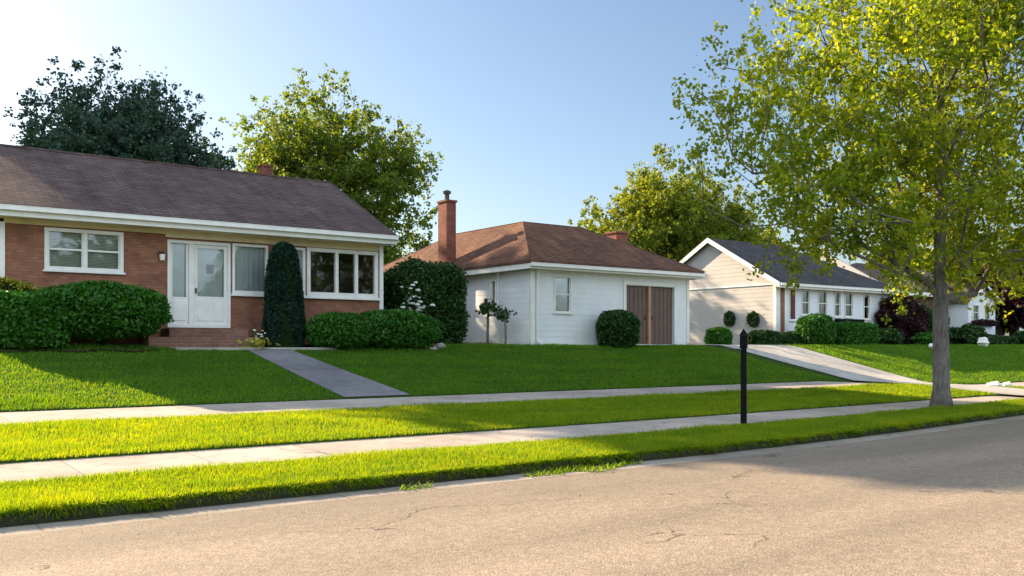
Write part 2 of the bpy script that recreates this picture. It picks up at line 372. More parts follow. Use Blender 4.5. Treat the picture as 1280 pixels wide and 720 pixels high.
# footpath of house one
def path():
    mb = MB(); YS = [18.3 + i * .45 for i in range(12)] + [23.5]
    for Y in YS:
        k = (Y - 18.3) / 5; a = 8.95 - .25 * k; b = 10.62 - .7 * k
        for X in (a, b): mb.v.append((X, Y, gz(X, Y) + .05))
    for i in range(len(YS) - 1): mb.f.append((2 * i, 2 * i + 1, 2 * i + 3, 2 * i + 2))
    tag(mb.build('front_path', M['path']), kind='structure')
    m2 = MB().box(6.9, 11.3, 23.5, 23.95, 1.4, 1.60); tag(m2.build('landing_slab', M['drive'], bevel=.01), kind='structure')
path()
def on_path(X, Y):
    k = (Y - 18.3) / 5; return (8.95 - .25 * k - .03 < X < 10.62 - .7 * k + .03 and Y < 23.4) or (6.8 < X < 11.4 and Y > 23.46)
# planting beds under the fronts
def bed(x0, x1, y0, y1, z=.075):
    mb = MB(); n = 12
    top = [(x0 + (x1 - x0) * i / n, y0 + .12 * math.sin(i * 1.7)) for i in range(n + 1)]
    vs = [(x, y, gz(x, y) + z) for x, y in top] + [(x, y1, gz(x, y1) + z) for x, _ in top]
    mb.add(vs, [(i, i + 1, n + 2 + i, n + 1 + i) for i in range(n)]); tag(mb.build('planting_bed', M['mulch']), kind='structure')
bed(2.2, 6.5, 23.3, 25.0); bed(9.2, 14.6, 24.0, 25.0, .07); bed(32.8, 44, 24.6, 27.2); bed(46, 62, 25.6, 27.4)

# ------------------------------------------------------------------ grass
def camdist(X, Y): return np.hypot(X, Y)
def blades(name, m, x0, x1, y0, y1, inside, dens, h, w, lift, label, soft=True):
    """dens at 12 m; falls with distance while the blades get wider"""
    area = (x1 - x0) * (y1 - y0); N = int(area * dens)
    X = rng.uniform(x0, x1, N); Y = rng.uniform(y0, y1, N); d = np.hypot(X, Y)
    keep = rng.random(N) < np.minimum(1, (12. / d) ** 1.5)
    vis = (X > .09 * Y - 1.2) & (X < 2.35 * Y + 4)
    X = X[keep & vis]; Y = Y[keep & vis]
    ok = np.array([inside(a, b) for a, b in zip(X, Y)]); X = X[ok]; Y = Y[ok]; n = len(X)
    Z = np.array([gz(a, b) for a, b in zip(X, Y)]) + lift - .01
    d = np.hypot(X, Y); s = np.maximum(1, (d / 12.)) ** .75
    clump = .75 + .5 * (np.sin(X * 2.1 + np.cos(Y * 1.7) * 2) * .5 + .5) * (np.sin(Y * 3.3 + X * .8) * .5 + .5)
    H = h * rng.uniform(.55, 1.25, n) * clump * (1 + (s - 1) * .12); W = w * s * rng.uniform(.7, 1.3, n)
    a = rng.uniform(0, 2 * np.pi, n); lean = rng.uniform(.1, .75, n) * H; la = rng.uniform(0, 2 * np.pi, n)
    B = np.stack([X, Y, Z], 1); D = np.stack([np.cos(a) * W / 2, np.sin(a) * W / 2, 0 * a], 1)
    T = B + np.stack([np.cos(la) * lean, np.sin(la) * lean, H], 1)
    V = np.stack([B - D, B + D, T], 1).reshape(-1, 3)
    o = mesh_np(name, V, 3, m); return tag(o, label, 'grass', kind='stuff')
ins1 = lambda X, Y: b_curb(X) + .01 < Y < b_s1(X) + .02 and not on_drive(X, Y)
blades('verge_grass', M['grass'], -2, 32, 9.3, 12.3, ins1, 5200, .075, .011, .02, 'bright grass verge between the road and the nearer sidewalk')
def ins2(X, Y): return b_w1(X) - .02 < Y < b_s2(X) + .02 and not on_drive(X, Y)
blades('strip_grass', M['grass'], -2, 38, 12.4, 15.9, ins2, 3600, .075, .012, .03, 'grass strip between the two parallel sidewalks')
def ins3(X, Y):
    if on_path(X, Y) or on_drive(X, Y): return False
    if Y > 24.9 and (X < 14 or 18.9 < X < 26.7): return False
    return Y > 18.28
blades('lawn_grass', M['lawn'], 0, 62, 18.25, 27.5, ins3, 2600, .07, .014, .03, 'mown front lawn sloping up from the far sidewalk to the houses')
def fringe():
    n = 34000; X = rng.uniform(-1, 30, n); keep = rng.random(n) < np.minimum(1, (11. / np.hypot(X, 9.4)) ** 1.3); X = X[keep]; n = len(X)
    c = np.array([b_curb(x) for x in X]); wob = .035 * np.sin(X * 3.1) + .03 * np.sin(X * 7.7 + 1) + .02 * np.sin(X * 19)
    Y = c + .05 + rng.uniform(-.03, .06, n) - np.maximum(0, wob) * .6; Z = np.array([gz(x, cc + .01) for x, cc in zip(X, c)]) + rng.uniform(-.03, .035, n)
    a = rng.uniform(-.9, .9, n); L = rng.uniform(.05, .13, n) * (1 + wob * 6); W = .012 * rng.uniform(.7, 1.4, n) * np.maximum(1, np.hypot(X, Y) / 12) ** .7
    B = np.stack([X, Y, Z], 1); T = B + np.stack([np.sin(a) * L * .7, -np.cos(a) * L, rng.uniform(-.075, .055, n)], 1)
    D = np.stack([W / 2, 0 * W, rng.uniform(-.3, .3, n) * W], 1)
    tag(mesh_np('kerb_grass', np.stack([B - D, B + D, T], 1).reshape(-1, 3), 3, M['grass']), 'overgrown grass edge drooping over the kerb', 'grass', kind='stuff')
fringe()
# ragged tufts spilling over the kerb into the gutter
def tufts():
    P = []
    for cx, cy, r, n in [(7.3, 9.2, .22, 130), (7.75, 9.28, .16, 90), (8.15, 9.12, .18, 110), (8.5, 9.25, .12, 60), (5.4, 9.2, .14, 60), (7.95, 9.3, .2, 70), (8.9, 9.3, .12, 50)]:
        for _ in range(n):
            a = random.uniform(0, 6.28); q = r * math.sqrt(random.random()); x = cx + q * 1.6 * math.cos(a); y = cy + q * .7 * math.sin(a)
            t = random.uniform(0, 6.28); w = .02; L = random.uniform(.05, .14); hh = random.uniform(.02, .09)
            P += [(x, y, .004), (x + w * math.cos(t + 1.57), y + w * math.sin(t + 1.57), .006), (x + L * math.cos(t), y + L * math.sin(t), hh)]
    tag(mesh_np('grass_clippings', np.array(P), 3, M['grass']), 'loose grass clumps lying in the gutter along the kerb', 'grass', kind='stuff')
tufts()

# ------------------------------------------------------------------ foliage
def leaf_quads(C, size, elong=1.6, flat=0.0, N=None):
    """rhombic leaves round the centres C (n,3)"""
    n = len(C); d = rng.normal(size=(n, 3)); d[:, 2] *= (1 - flat)
    d /= np.linalg.norm(d, axis=1)[:, None]
    u = rng.normal(size=(n, 3)); u -= (u * d).sum(1)[:, None] * d; u /= np.linalg.norm(u, axis=1)[:, None]
    v = np.cross(d, u); s = size * rng.uniform(.6, 1.35, n)[:, None]
    a = u * s * .5 * elong; b = v * s * .5
    return np.stack([C - a, C + b, C + a, C - b], 1).reshape(-1, 3)
def shrub_pts(n, c, r, p=2.0, zcut=None, lump=.08, seed=0):
    """points on a superellipsoid shell, lumpy"""
    g = np.random.default_rng(seed); d = g.normal(size=(n, 3)); d /= np.linalg.norm(d, axis=1)[:, None]
    k = (np.abs(d[:, 0]) ** p + np.abs(d[:, 1]) ** p + np.abs(d[:, 2]) ** p) ** (-1. / p)
    ph = g.uniform(0, 6, 6)
    L = 1 + lump * (np.sin(d[:, 0] * 5 + ph[0]) * np.sin(d[:, 1] * 6 + ph[1]) + .7 * np.sin(d[:, 2] * 9 + ph[2] + d[:, 0] * 4) + .4 * np.sin(d[:, 0] * 17 + ph[3]) * np.sin(d[:, 2] * 15 + ph[4]))
    return d * (k * L)[:, None], c, np.array(r)
def shrub(name, label, cat, c, r, m, n=9000, size=.06, p=2.4, lump=.06, depth=.14, group=None, seed=1, core='core', org=None, stem=None):
    """c centre, r radii; leaves over a twiggy core, one mesh each"""
    zb = gz(c[0], c[1])
    root = empty(name, (c[0], c[1], zb)); tag(root, label, cat, group)
    P, _, rr = shrub_pts(n, c, r, p, lump=lump, seed=seed)
    dep = 1 - depth * rng.random(n) ** 1.5 + .03 * rng.normal(size=n)
    C = P * dep[:, None] * rr + np.array(c); C = C[C[:, 2] > zb + .02]
    mesh_np('foliage', leaf_quads(C, size), 4, m, root)
    # core
    mb = MB(); nu, nv = 28, 16; ph = np.random.default_rng(seed).normal(size=(n, 3)); _ = ph
    g = np.random.default_rng(seed); g.normal(size=(n, 3)); ph = g.uniform(0, 6, 6)
    for j in range(nv + 1):
        for i in range(nu):
            th = math.pi * j / nv; a = 2 * math.pi * i / nu
            d = (math.sin(th) * math.cos(a), math.sin(th) * math.sin(a), math.cos(th))
            k = (abs(d[0]) ** p + abs(d[1]) ** p + abs(d[2]) ** p) ** (-1 / p)
            L = 1 + lump * (math.sin(d[0] * 5 + ph[0]) * math.sin(d[1] * 6 + ph[1]) + .7 * math.sin(d[2] * 9 + ph[2] + d[0] * 4))
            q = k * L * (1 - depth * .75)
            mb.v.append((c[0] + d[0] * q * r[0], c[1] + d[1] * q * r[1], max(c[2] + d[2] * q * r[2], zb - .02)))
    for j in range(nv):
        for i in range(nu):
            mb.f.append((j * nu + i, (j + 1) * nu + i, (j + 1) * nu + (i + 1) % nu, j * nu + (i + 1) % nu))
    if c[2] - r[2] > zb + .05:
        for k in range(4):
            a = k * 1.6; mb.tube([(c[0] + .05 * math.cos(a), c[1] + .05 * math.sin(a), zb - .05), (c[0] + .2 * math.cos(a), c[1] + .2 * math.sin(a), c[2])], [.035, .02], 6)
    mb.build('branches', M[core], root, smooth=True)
    return root

def tree(name, label, base, trunk_h, trunk_r, lobes, nclus, nleaf, lsize, lm, bm, cat='tree', group=None, spread=.42, shell=.45, lean=(0, 0), elong=1.5, seed=3, topk=.85, out=.5, up=.35, flat=0., zmin=None, cone=0.):
    g = np.random.default_rng(seed); root = empty(name, base); tag(root, label, cat, group)
    bx, by, bz = base
    vol = np.array([l[1][0] * l[1][1] * l[1][2] for l in lobes]); vol = vol / vol.sum()
    pts = []
    while len(pts) < nclus:
        i = g.choice(len(lobes), p=vol); c, r = lobes[i]
        d = g.normal(size=3); d /= np.linalg.norm(d); q = (shell + (1 - shell) * g.random()) if g.random() < .75 else g.random() ** .5
        q *= 1 + .10 * math.sin(d[0] * 7 + seed) * math.sin(d[2] * 6) + g.normal() * .05
        p = np.array(c) + d * q * np.array(r)
        if zmin and p[2] < zmin + (cone if p[0] < base[0] else cone * .3) * max(0, math.hypot(p[0] - base[0], p[1] - base[1]) - 2.2): continue
        pts.append(p)
    pts = np.array(pts)
    # skeleton: trunk nodes then nearest-node growth
    nodes = []; par = []
    nt = 22; top = bz + trunk_h
    for k in range(nt + 1):
        t = k / nt; w = .10 * trunk_r * 8 * t
        nodes.append(np.array([bx + lean[0] * t + w * math.sin(t * 7 + seed), by + lean[1] * t + w * math.cos(t * 5 + seed), bz - .1 + (trunk_h + .1) * t])); par.append(k - 1)
    nmin = 0
    order = np.argsort(np.hypot(pts[:, 0] - bx, pts[:, 1] - by) + .25 * np.abs(pts[:, 2] - bz))
    fork = lobes[0][0][2] - lobes[0][1][2]
    lowk = min(range(nt + 1), key=lambda k: abs(nodes[k][2] - max(fork, bz + trunk_h * .22)))
    tips = []
    for oi in order:
        p = pts[oi]; A = np.array(nodes[lowk:]); 
        dv = p - A; dist = np.linalg.norm(dv, axis=1)
        cost = dist + .9 * np.maximum(0, A[:, 2] - p[2] + up * np.hypot(dv[:, 0], dv[:, 1]))
        j = int(np.argmin(cost)) + lowk; s = nodes[j]; L = np.linalg.norm(p - s); ns = max(1, int(L / .7)); prev = j
        perp = g.normal(size=3) * .05 * L
        for q in range(1, ns + 1):
            t = q / ns; mid = s + (p - s) * t + perp * math.sin(math.pi * t) + np.array([0, 0, -.10 * L * math.sin(math.pi * t)])
            nodes.append(mid); par.append(prev); prev = len(nodes) - 1
        tips.append(prev)
    cnt = np.zeros(len(nodes))
    for t in tips: cnt[t] += 1
    for i in range(len(nodes) - 1, 0, -1):
        if par[i] >= 0: cnt[par[i]] += cnt[i]
    tot = max(cnt[0], 1); rad = np.maximum(trunk_r * .9 * (np.maximum(cnt, .3) / tot) ** .46, .010)
    for k in range(lowk + 1): rad[k] = trunk_r * (1 - .15 * k / max(lowk, 1)) * (1.5 if k == 0 else 1.0)
    mb = MB()
    mb.tube([nodes[k] - np.array([0, 0, 0]) for k in range(lowk + 1)], [rad[k] for k in range(lowk + 1)], 14)
    for i in range(lowk + 1, len(nodes)):
        a = nodes[par[i]]; b = nodes[i]; ra = min(rad[par[i]], rad[i] * 1.35)
        mb.tube([tuple(a), tuple(b)], [ra, rad[i]], 7 if rad[i] > .04 else 4, cap=False)
    mb.build('trunk', bm, root, smooth=True)
    # leaves in sprays round each tip, drawn out along the twig
    per = nleaf // len(tips); Cs = []
    for t in tips:
        p = nodes[t]; q = nodes[par[t]]; d = p - q; d /= (np.linalg.norm(d) + 1e-6); cc = np.array(lobes[0][0]); o_ = p - cc; o_ /= (np.linalg.norm(o_) + 1e-6)
        ax = d * .5 + o_ * .5; ax /= (np.linalg.norm(ax) + 1e-6)
        nn = int(per * g.uniform(.5, 1.5)); k = g.normal(size=(nn, 3)) * spread * .62 * np.array([1, 1, .62])
        along = g.uniform(-.6, 1.0, nn)[:, None] * spread * 1.5 * ax
        # sub-sprays so that the clump breaks into twigs
        nsub = 5; sub = g.normal(size=(nsub, 3)) * spread * .8 + ax * g.uniform(-.3, 1.1, nsub)[:, None] * spread
        w = g.integers(0, nsub, nn); tight = sub[w] + g.normal(size=(nn, 3)) * spread * .24
        Cs.append(p + np.where(g.random(nn)[:, None] < .72, tight, k + along))
    C = np.concatenate(Cs)
    mesh_np('crown', leaf_quads(C, lsize, elong, flat), 4, lm, root)
    return root

# ------------------------------------------------------------------ building bits
def cells(u0, u1, z0, z1, ops):
    us = sorted(set([u0, u1] + [min(max(v, u0), u1) for o in ops for v in o[:2]])); zs = sorted(set([z0, z1] + [min(max(v, z0), z1) for o in ops for v in o[2:]]))
    for a, b in zip(us, us[1:]):
        run = None
        for c, d in zip(zs, zs[1:]):
            mu, mz = (a + b) / 2, (c + d) / 2
            if any(o[0] < mu < o[1] and o[2] < mz < o[3] for o in ops):
                if run: yield (a, b, run[0], run[1])
                run = None
            else: run = (run[0], d) if run else (c, d)
        if run: yield (a, b, run[0], run[1])
def wall_y(mb, y0, y1, x0, x1, z0, z1, ops=()):
    for a, b, c, d in cells(x0, x1, z0, z1, list(ops)): mb.box(a, b, y0, y1, c, d)
def wall_x(mb, x0, x1, y0, y1, z0, z1, ops=()):
    for a, b, c, d in cells(y0, y1, z0, z1, list(ops)): mb.box(x0, x1, a, b, c, d)
def laps(mb, axis, c, sgn, u0, u1, z0, z1, ops=(), h=.2, lim=None):
    """lapped boards standing proud of plane coordinate c on side sgn"""
    z = z0
    while z < z1 - .01:
        zt = min(z + h, z1); a0, a1 = u0, u1
        if lim: a0, a1 = lim((z + zt) / 2 + .02)
        if a1 - a0 < .05: break
        segs = [(a0, a1)]
        for o in ops:
            if o[2] < (z + zt) / 2 < o[3]:
                ns = []
                for s, e in segs:
                    if o[0] > s: ns.append((s, min(e, o[0])))
                    if o[1] < e: ns.append((max(s, o[1]), e))
                segs = [q for q in ns if q[1] - q[0] > .01]
        for s, e in segs:
            pr = [(0, z), (sgn * .011, z), (sgn * .005, zt), (0, zt)]
            if axis == 'y': mb.prism([(s, c + p, q) for p, q in pr], (e - s, 0, 0))
            else: mb.prism([(c + p, s, q) for p, q in pr], (0, e - s, 0))
        z = zt
def window(root, x0, x1, z0, z1, y, sashes=1, rail=True, t=.07, inner='blind', m='white', muntin=0, cover=1.0, splits=None, rf=.5):
    """front window in a wall whose outer face is y; a frame with panes and what hangs behind"""
    f = MB().frame(x0, x1, y - .045, y + .09, z0, z1, t); f.box(x0 - .04, x1 + .04, y - .075, y - .046, z0 - .05, z0 + .0)
    if splits is None: splits = [x0 + t + (x1 - x0 - 2 * t) * i / sashes for i in range(sashes + 1)]
    for s in splits[1:-1]: f.box(s - t * .45, s + t * .45, y - .04, y + .085, z0 + t, z1 - t)
    fo = f.build('window', M[m], root, bevel=.006)
    for a, b in zip(splits, splits[1:]):
        a2 = a + (t * .45 if a != splits[0] else 0); b2 = b - (t * .45 if b != splits[-1] else 0)
        MB().box(a2, b2, y + .045, y + .051, z0 + t, z1 - t).build('pane', M['glass'], fo)
        if rail:
            zm = z0 + (z1 - z0) * rf; MB().box(a2, b2, y + .0, y + .04, zm - .02, zm + .025).box(a2, a2 + .03, y + .005, y + .042, z0 + t, z1 - t).box(b2 - .03, b2, y + .005, y + .042, z0 + t, z1 - t).build('sash', M[m], fo)
    if inner:
        c = MB(); zl = z1 - t - (z1 - z0 - 2 * t) * cover
        if inner == 'blind':
            z = z1 - t
            while z > zl: c.box(x0 + t, x1 - t, y + .12, y + .128, z - .034, z - .004); z -= .038
        else:
            n = int((x1 - x0) / .05); pts = [(x0 + t + (x1 - x0 - 2 * t) * i / n, y + .10 + .018 * math.sin(i * 1.9)) for i in range(n + 1)]
            c.add([(x, yy, zl) for x, yy in pts] + [(x, yy, z1 - t) for x, yy in pts], [(i, i + 1, n + 2 + i, n + 1 + i) for i in range(n)])
        c.build('blind' if inner == 'blind' else 'curtain', M['blind' if inner == 'blind' else 'curtain'], fo)
    return fo
def window_x(root, xw, y0, y1, z0, z1, sgn=-1):
    f = MB(); t = .06
    for a, b, c, d in ((y0, y0 + t, z0, z1), (y1 - t, y1, z0, z1), (y0 + t, y1 - t, z0, z0 + t), (y0 + t, y1 - t, z1 - t, z1)): f.box(xw - .04, xw + .08, a, b, c, d)
    fo = f.build('window', M['white'], root, bevel=.005)
    MB().box(xw + .03, xw + .036, y0 + t, y1 - t, z0 + t, z1 - t).build('pane', M['glass'], fo)
def slab(mb, quad, th):
    """roof sheet: outline quad (3D, top side), thickness th downward"""
    mb.prism(quad, (0, 0, -th))
def gutter(root, x0, x1, y, z, m='white'):
    mb = MB().box(x0, x1, y - .11, y - .10, z - .12, z).box(x0, x1, y - .0999, y - .0, z - .12, z - .108).box(x0, x1, y - .118, y - .101, z - .012, z)
    mb.box(x0, x0 + .01, y - .1, y, z - .105, z).box(x1 - .01, x1, y - .1, y, z - .105, z)
    return mb.build('gutter', M[m], root)
def downspout(root, x, y, z0, z1, m='white', w=.085):
    mb = MB().box(x - w / 2, x + w / 2, y - .075, y - .012, z0 + .15, z1)
    for k in range(3): zz = z0 + .4 + (z1 - z0 - .7) * k / 2; mb.box(x - w / 2 - .012, x + w / 2 + .012, y - .08, y - .005, zz, zz + .03)
    mb.prism([(x - w / 2, y - .012, z0 + .15), (x - w / 2, y - .075, z0 + .15), (x - w / 2, y - .3, z0 + .05), (x - w / 2, y - .3, z0 - .02), (x - w / 2, y - .03, z0 + .07)], (w, 0, 0))
    return mb.build('downspout', M[m], root)

# ================================================================== HOUSE 1 (brick ranch)
G = 1.65
def house1():
    r = empty('brick_house', (8, 25, G)); tag(r, 'long red brown brick house with white storm door and wide triple window', 'house')
    X0, X1, Y0, Y1, ZT = 3.0, 13.5, 25.0, 33.4, 4.62
    opsB = [(4.16, 6.0, 3.52, 4.56), (7.1, 8.79, 2.13, 4.46), (8.84, 9.86, 3.1, 4.47), (10.02, 10.98, 3.1, 4.47), (11.03, 13.34, 3.1, 4.50)]
    w = MB(); wall_y(w, Y0, Y0 + .2, X0, X1, G - .3, ZT, opsB)
    w.box(X0, X0 + .2, Y0 + .2, Y1, G - .3, ZT); w.box(X1 - .2, X1, Y0 + .2, Y1, G - .3, ZT); w.box(X0 + .2, X1 - .2, Y1 - .2, Y1, G - .3, ZT)
    for xa, xb in ((X0, X0 + .2), (X1 - .2, X1)):
        w.prism([(xa, Y0, ZT), (xa, Y1, ZT), (xa, Y1, 4.93), (xa, 29, 7.10), (xa, Y0, 5.16)], (xb - xa, 0, 0))
    w.build('wall', M['brick'], r)
    MB().box(X0 + .2, X1 - .2, Y0 + .2, Y1 - .2, 1.9, 2.1).build('floor', M['dark'], r)
    MB().box(X0 + .2, X1 - .2, Y0 + .9, Y0 + 1.0, 2.1, 4.6).build('inner_wall', M['dark'], r)
    MB().box(X0 - .02, X0 + .30, Y0 - .06, Y0 - .003, G, ZT).build('corner_board', M['white'], r)
    # roof
    a, b = 2.9, 13.66; th = .1; ez, rz, ey, ry, by_ = 4.98, 7.22, 24.38, 29.0, 33.8
    rf = MB()
    rf.prism([(a, ey, ez), (a, ry, rz), (a, ry, rz - th), (a, ey, ez - th)], (b - a, 0, 0))
    rf.prism([(a, ry, rz), (a, by_, ez - .1), (a, by_, ez - .1 - th), (a, ry, rz - th)], (b - a, 0, 0))
    rf.box(a, b, ry - .1, ry + .1, rz - .03, rz + .02)
    ro = rf.build('roof', M['roof1'], r)
    MB().box(11.36, 11.72, 29.25, 29.62, 6.6, 7.57).box(11.33, 11.75, 29.22, 29.65, 7.57, 7.63).build('chimney', M['chim'], ro)
    vt = MB().tube([(5.2, 29.6, 6.8), (5.2, 29.6, 7.35)], .05, 10).build('vent_pipe', M['metal'], ro)
    so = MB().box(a, b, ey + .03, Y0 - .003, 4.70, 4.73); so.build('soffit', M['cream'], r)
    MB().box(a, b, ey, ey + .028, 4.70, 4.90).build('fascia', M['white'], r)
    for xa in (a - .02, b + .001):
        rk = MB(); rk.prism([(xa, ey, ez - .28), (xa, ey, ez + .005), (xa, ry, rz + .01), (xa, by_, ez - .09), (xa, by_, ez - .35), (xa, ry, rz - .27)], (.02, 0, 0))
        rk.build('rake_board', M['metal'] if xa > 5 else M['white'], r)
    MB().box(3.28, 7.05, Y0 - .03, Y0 - .004, 4.60, 4.70).box(7.05, X1, Y0 - .036, Y0 - .004, 4.52, 4.70).build('frieze', M['cream'], r)
    gutter(r, a, b, ey, 4.95)
    downspout(r, 13.44, Y0, G + .05, 4.7, w=.12)
    # windows
    window(r, 4.16, 6.0, 3.52, 4.56, Y0, 2, True, .09, 'blind', rf=.5)
    window(r, 8.84, 9.86, 3.1, 4.47, Y0, 1, False, .07, 'curtain')
    window(r, 10.02, 10.98, 3.1, 4.47, Y0, 1, False, .07, 'curtain', cover=.6)
    window(r, 11.03, 13.34, 3.1, 4.50, Y0, 3, False, .11, None, splits=[11.14, 11.98, 12.62, 13.23])
    MB().box(8.80, 13.42, Y0 - .10, Y0 - .004, 3.02, 3.048).build('window_sill', M['white'], r)
    # door unit: frame, sidelight, storm door
    f = MB().frame(7.1, 8.79, Y0 - .04, Y0 + .10, 2.13, 4.46, .085); f.box(7.66, 7.80, Y0 - .035, Y0 + .095, 2.215, 4.375)
    f.build('door_frame', M['white'], r, bevel=.006)
    sd = MB().box(7.185, 7.66, Y0 + .02, Y0 + .07, 2.215, 2.95).box(7.25, 7.6, Y0 + .0, Y0 + .019, 2.32, 2.85).box(7.185, 7.25, Y0 + .02, Y0 + .07, 2.95, 4.375).box(7.60, 7.66, Y0 + .02, Y0 + .07, 2.95, 4.375)
    so_ = sd.build('sidelight', M['white'], r, bevel=.006); MB().box(7.25, 7.60, Y0 + .045, Y0 + .05, 2.95, 4.375).build('pane', M['glass'], so_)
    MB().box(7.27, 7.58, Y0 + .12, Y0 + .13, 2.95, 4.36).build('blind', M['blind'], so_)
    d = MB().box(7.80, 8.705, Y0 + .01, Y0 + .05, 2.215, 2.98).box(7.80, 7.90, Y0 + .01, Y0 + .05, 2.98, 4.375).box(8.62, 8.705, Y0 + .01, Y0 + .05, 2.98, 4.375).box(7.90, 8.62, Y0 + .01, Y0 + .05, 4.28, 4.375)
    d.box(7.90, 8.21, Y0 - .006, Y0 + .009, 2.32, 2.88).box(8.29, 8.60, Y0 - .006, Y0 + .009, 2.32, 2.88)
    dd = d.build('door', M['white'], r, bevel=.006)
    MB().box(7.90, 8.62, Y0 + .028, Y0 + .033, 2.98, 4.28).build('pane', M['glass'], dd)
    inn = MB().box(7.86, 8.66, Y0 + .12, Y0 + .16, 2.15, 4.36); inn.build('inner_door', M['curtain'], dd)
    MB().box(8.17, 8.36, Y0 + .09, Y0 + .115, 3.62, 3.86).build('door_window', M['dark'], dd)
    MB().box(7.835, 7.87, Y0 - .05, Y0 + .008, 3.06, 3.2).build('handle', M['metal'], dd)
    # lantern beside the door
    l = MB().box(6.88, 7.0, Y0 - .03, Y0 - .004, 3.93, 4.13).box(6.92, 6.96, Y0 - .12, Y0 - .03, 4.06, 4.09)
    lo = l.build('wall_lantern', M['metal'], r); MB().lathe((6.94, Y0 - .13, 3.86), [(0, 0), (.055, .02), (.075, .2), (.09, .205), (.03, .27), (0, .29)], 8).build('lamp_glass', M['metal'], lo)
    MB().lathe((6.94, Y0 - .13, 3.875), [(0.03, 0), (.062, .01), (.078, .17), (.03, .18)], 8).build('globe', M['white'], lo)
    # stoop
    MB().box(6.35, 9.25, 23.95, Y0 - .003, G - .2, 1.87).build('step', M['stoop'], r, bevel=.012)
    MB().box(6.95, 9.05, 24.3, Y0 - .003, 1.871, 2.10).build('stoop', M['stoop'], r, bevel=.012)
    return r
house1()

# ================================================================== HOUSE 2 (white, hipped)
def hiproof(root, ex0, ex1, ey0, ey1, ez, rx0, rx1, ry0, ry1, rz, m, cap=True):
    mb = MB(); A = [(ex0, ey0, ez), (ex1, ey0, ez), (ex1, ey1, ez), (ex0, ey1, ez)]; B = [(rx0, ry0, rz), (rx1, ry0, rz), (rx1, ry1, rz), (rx0, ry1, rz)]
    mb.add(A + B, [(0, 1, 5, 4), (1, 2, 6, 5), (2, 3, 7, 6), (3, 0, 4, 7), (4, 5, 6, 7)])
    C = [(x, y, z - .09) for x, y, z in A]; mb.add(A + C, [(0, 4, 5, 1), (1, 5, 6, 2), (2, 6, 7, 3), (3, 7, 4, 0), (4, 7, 6, 5)])
    o = mb.build('roof', M[m], root)
    if cap:
        c = MB()
        for p, q in zip(A, B): c.tube([p, q], .022, 6)
        for i in range(4): c.tube([B[i], B[(i + 1) % 4]], .022, 6)
        c.build('ridge_cap', M[m], o)
    return o
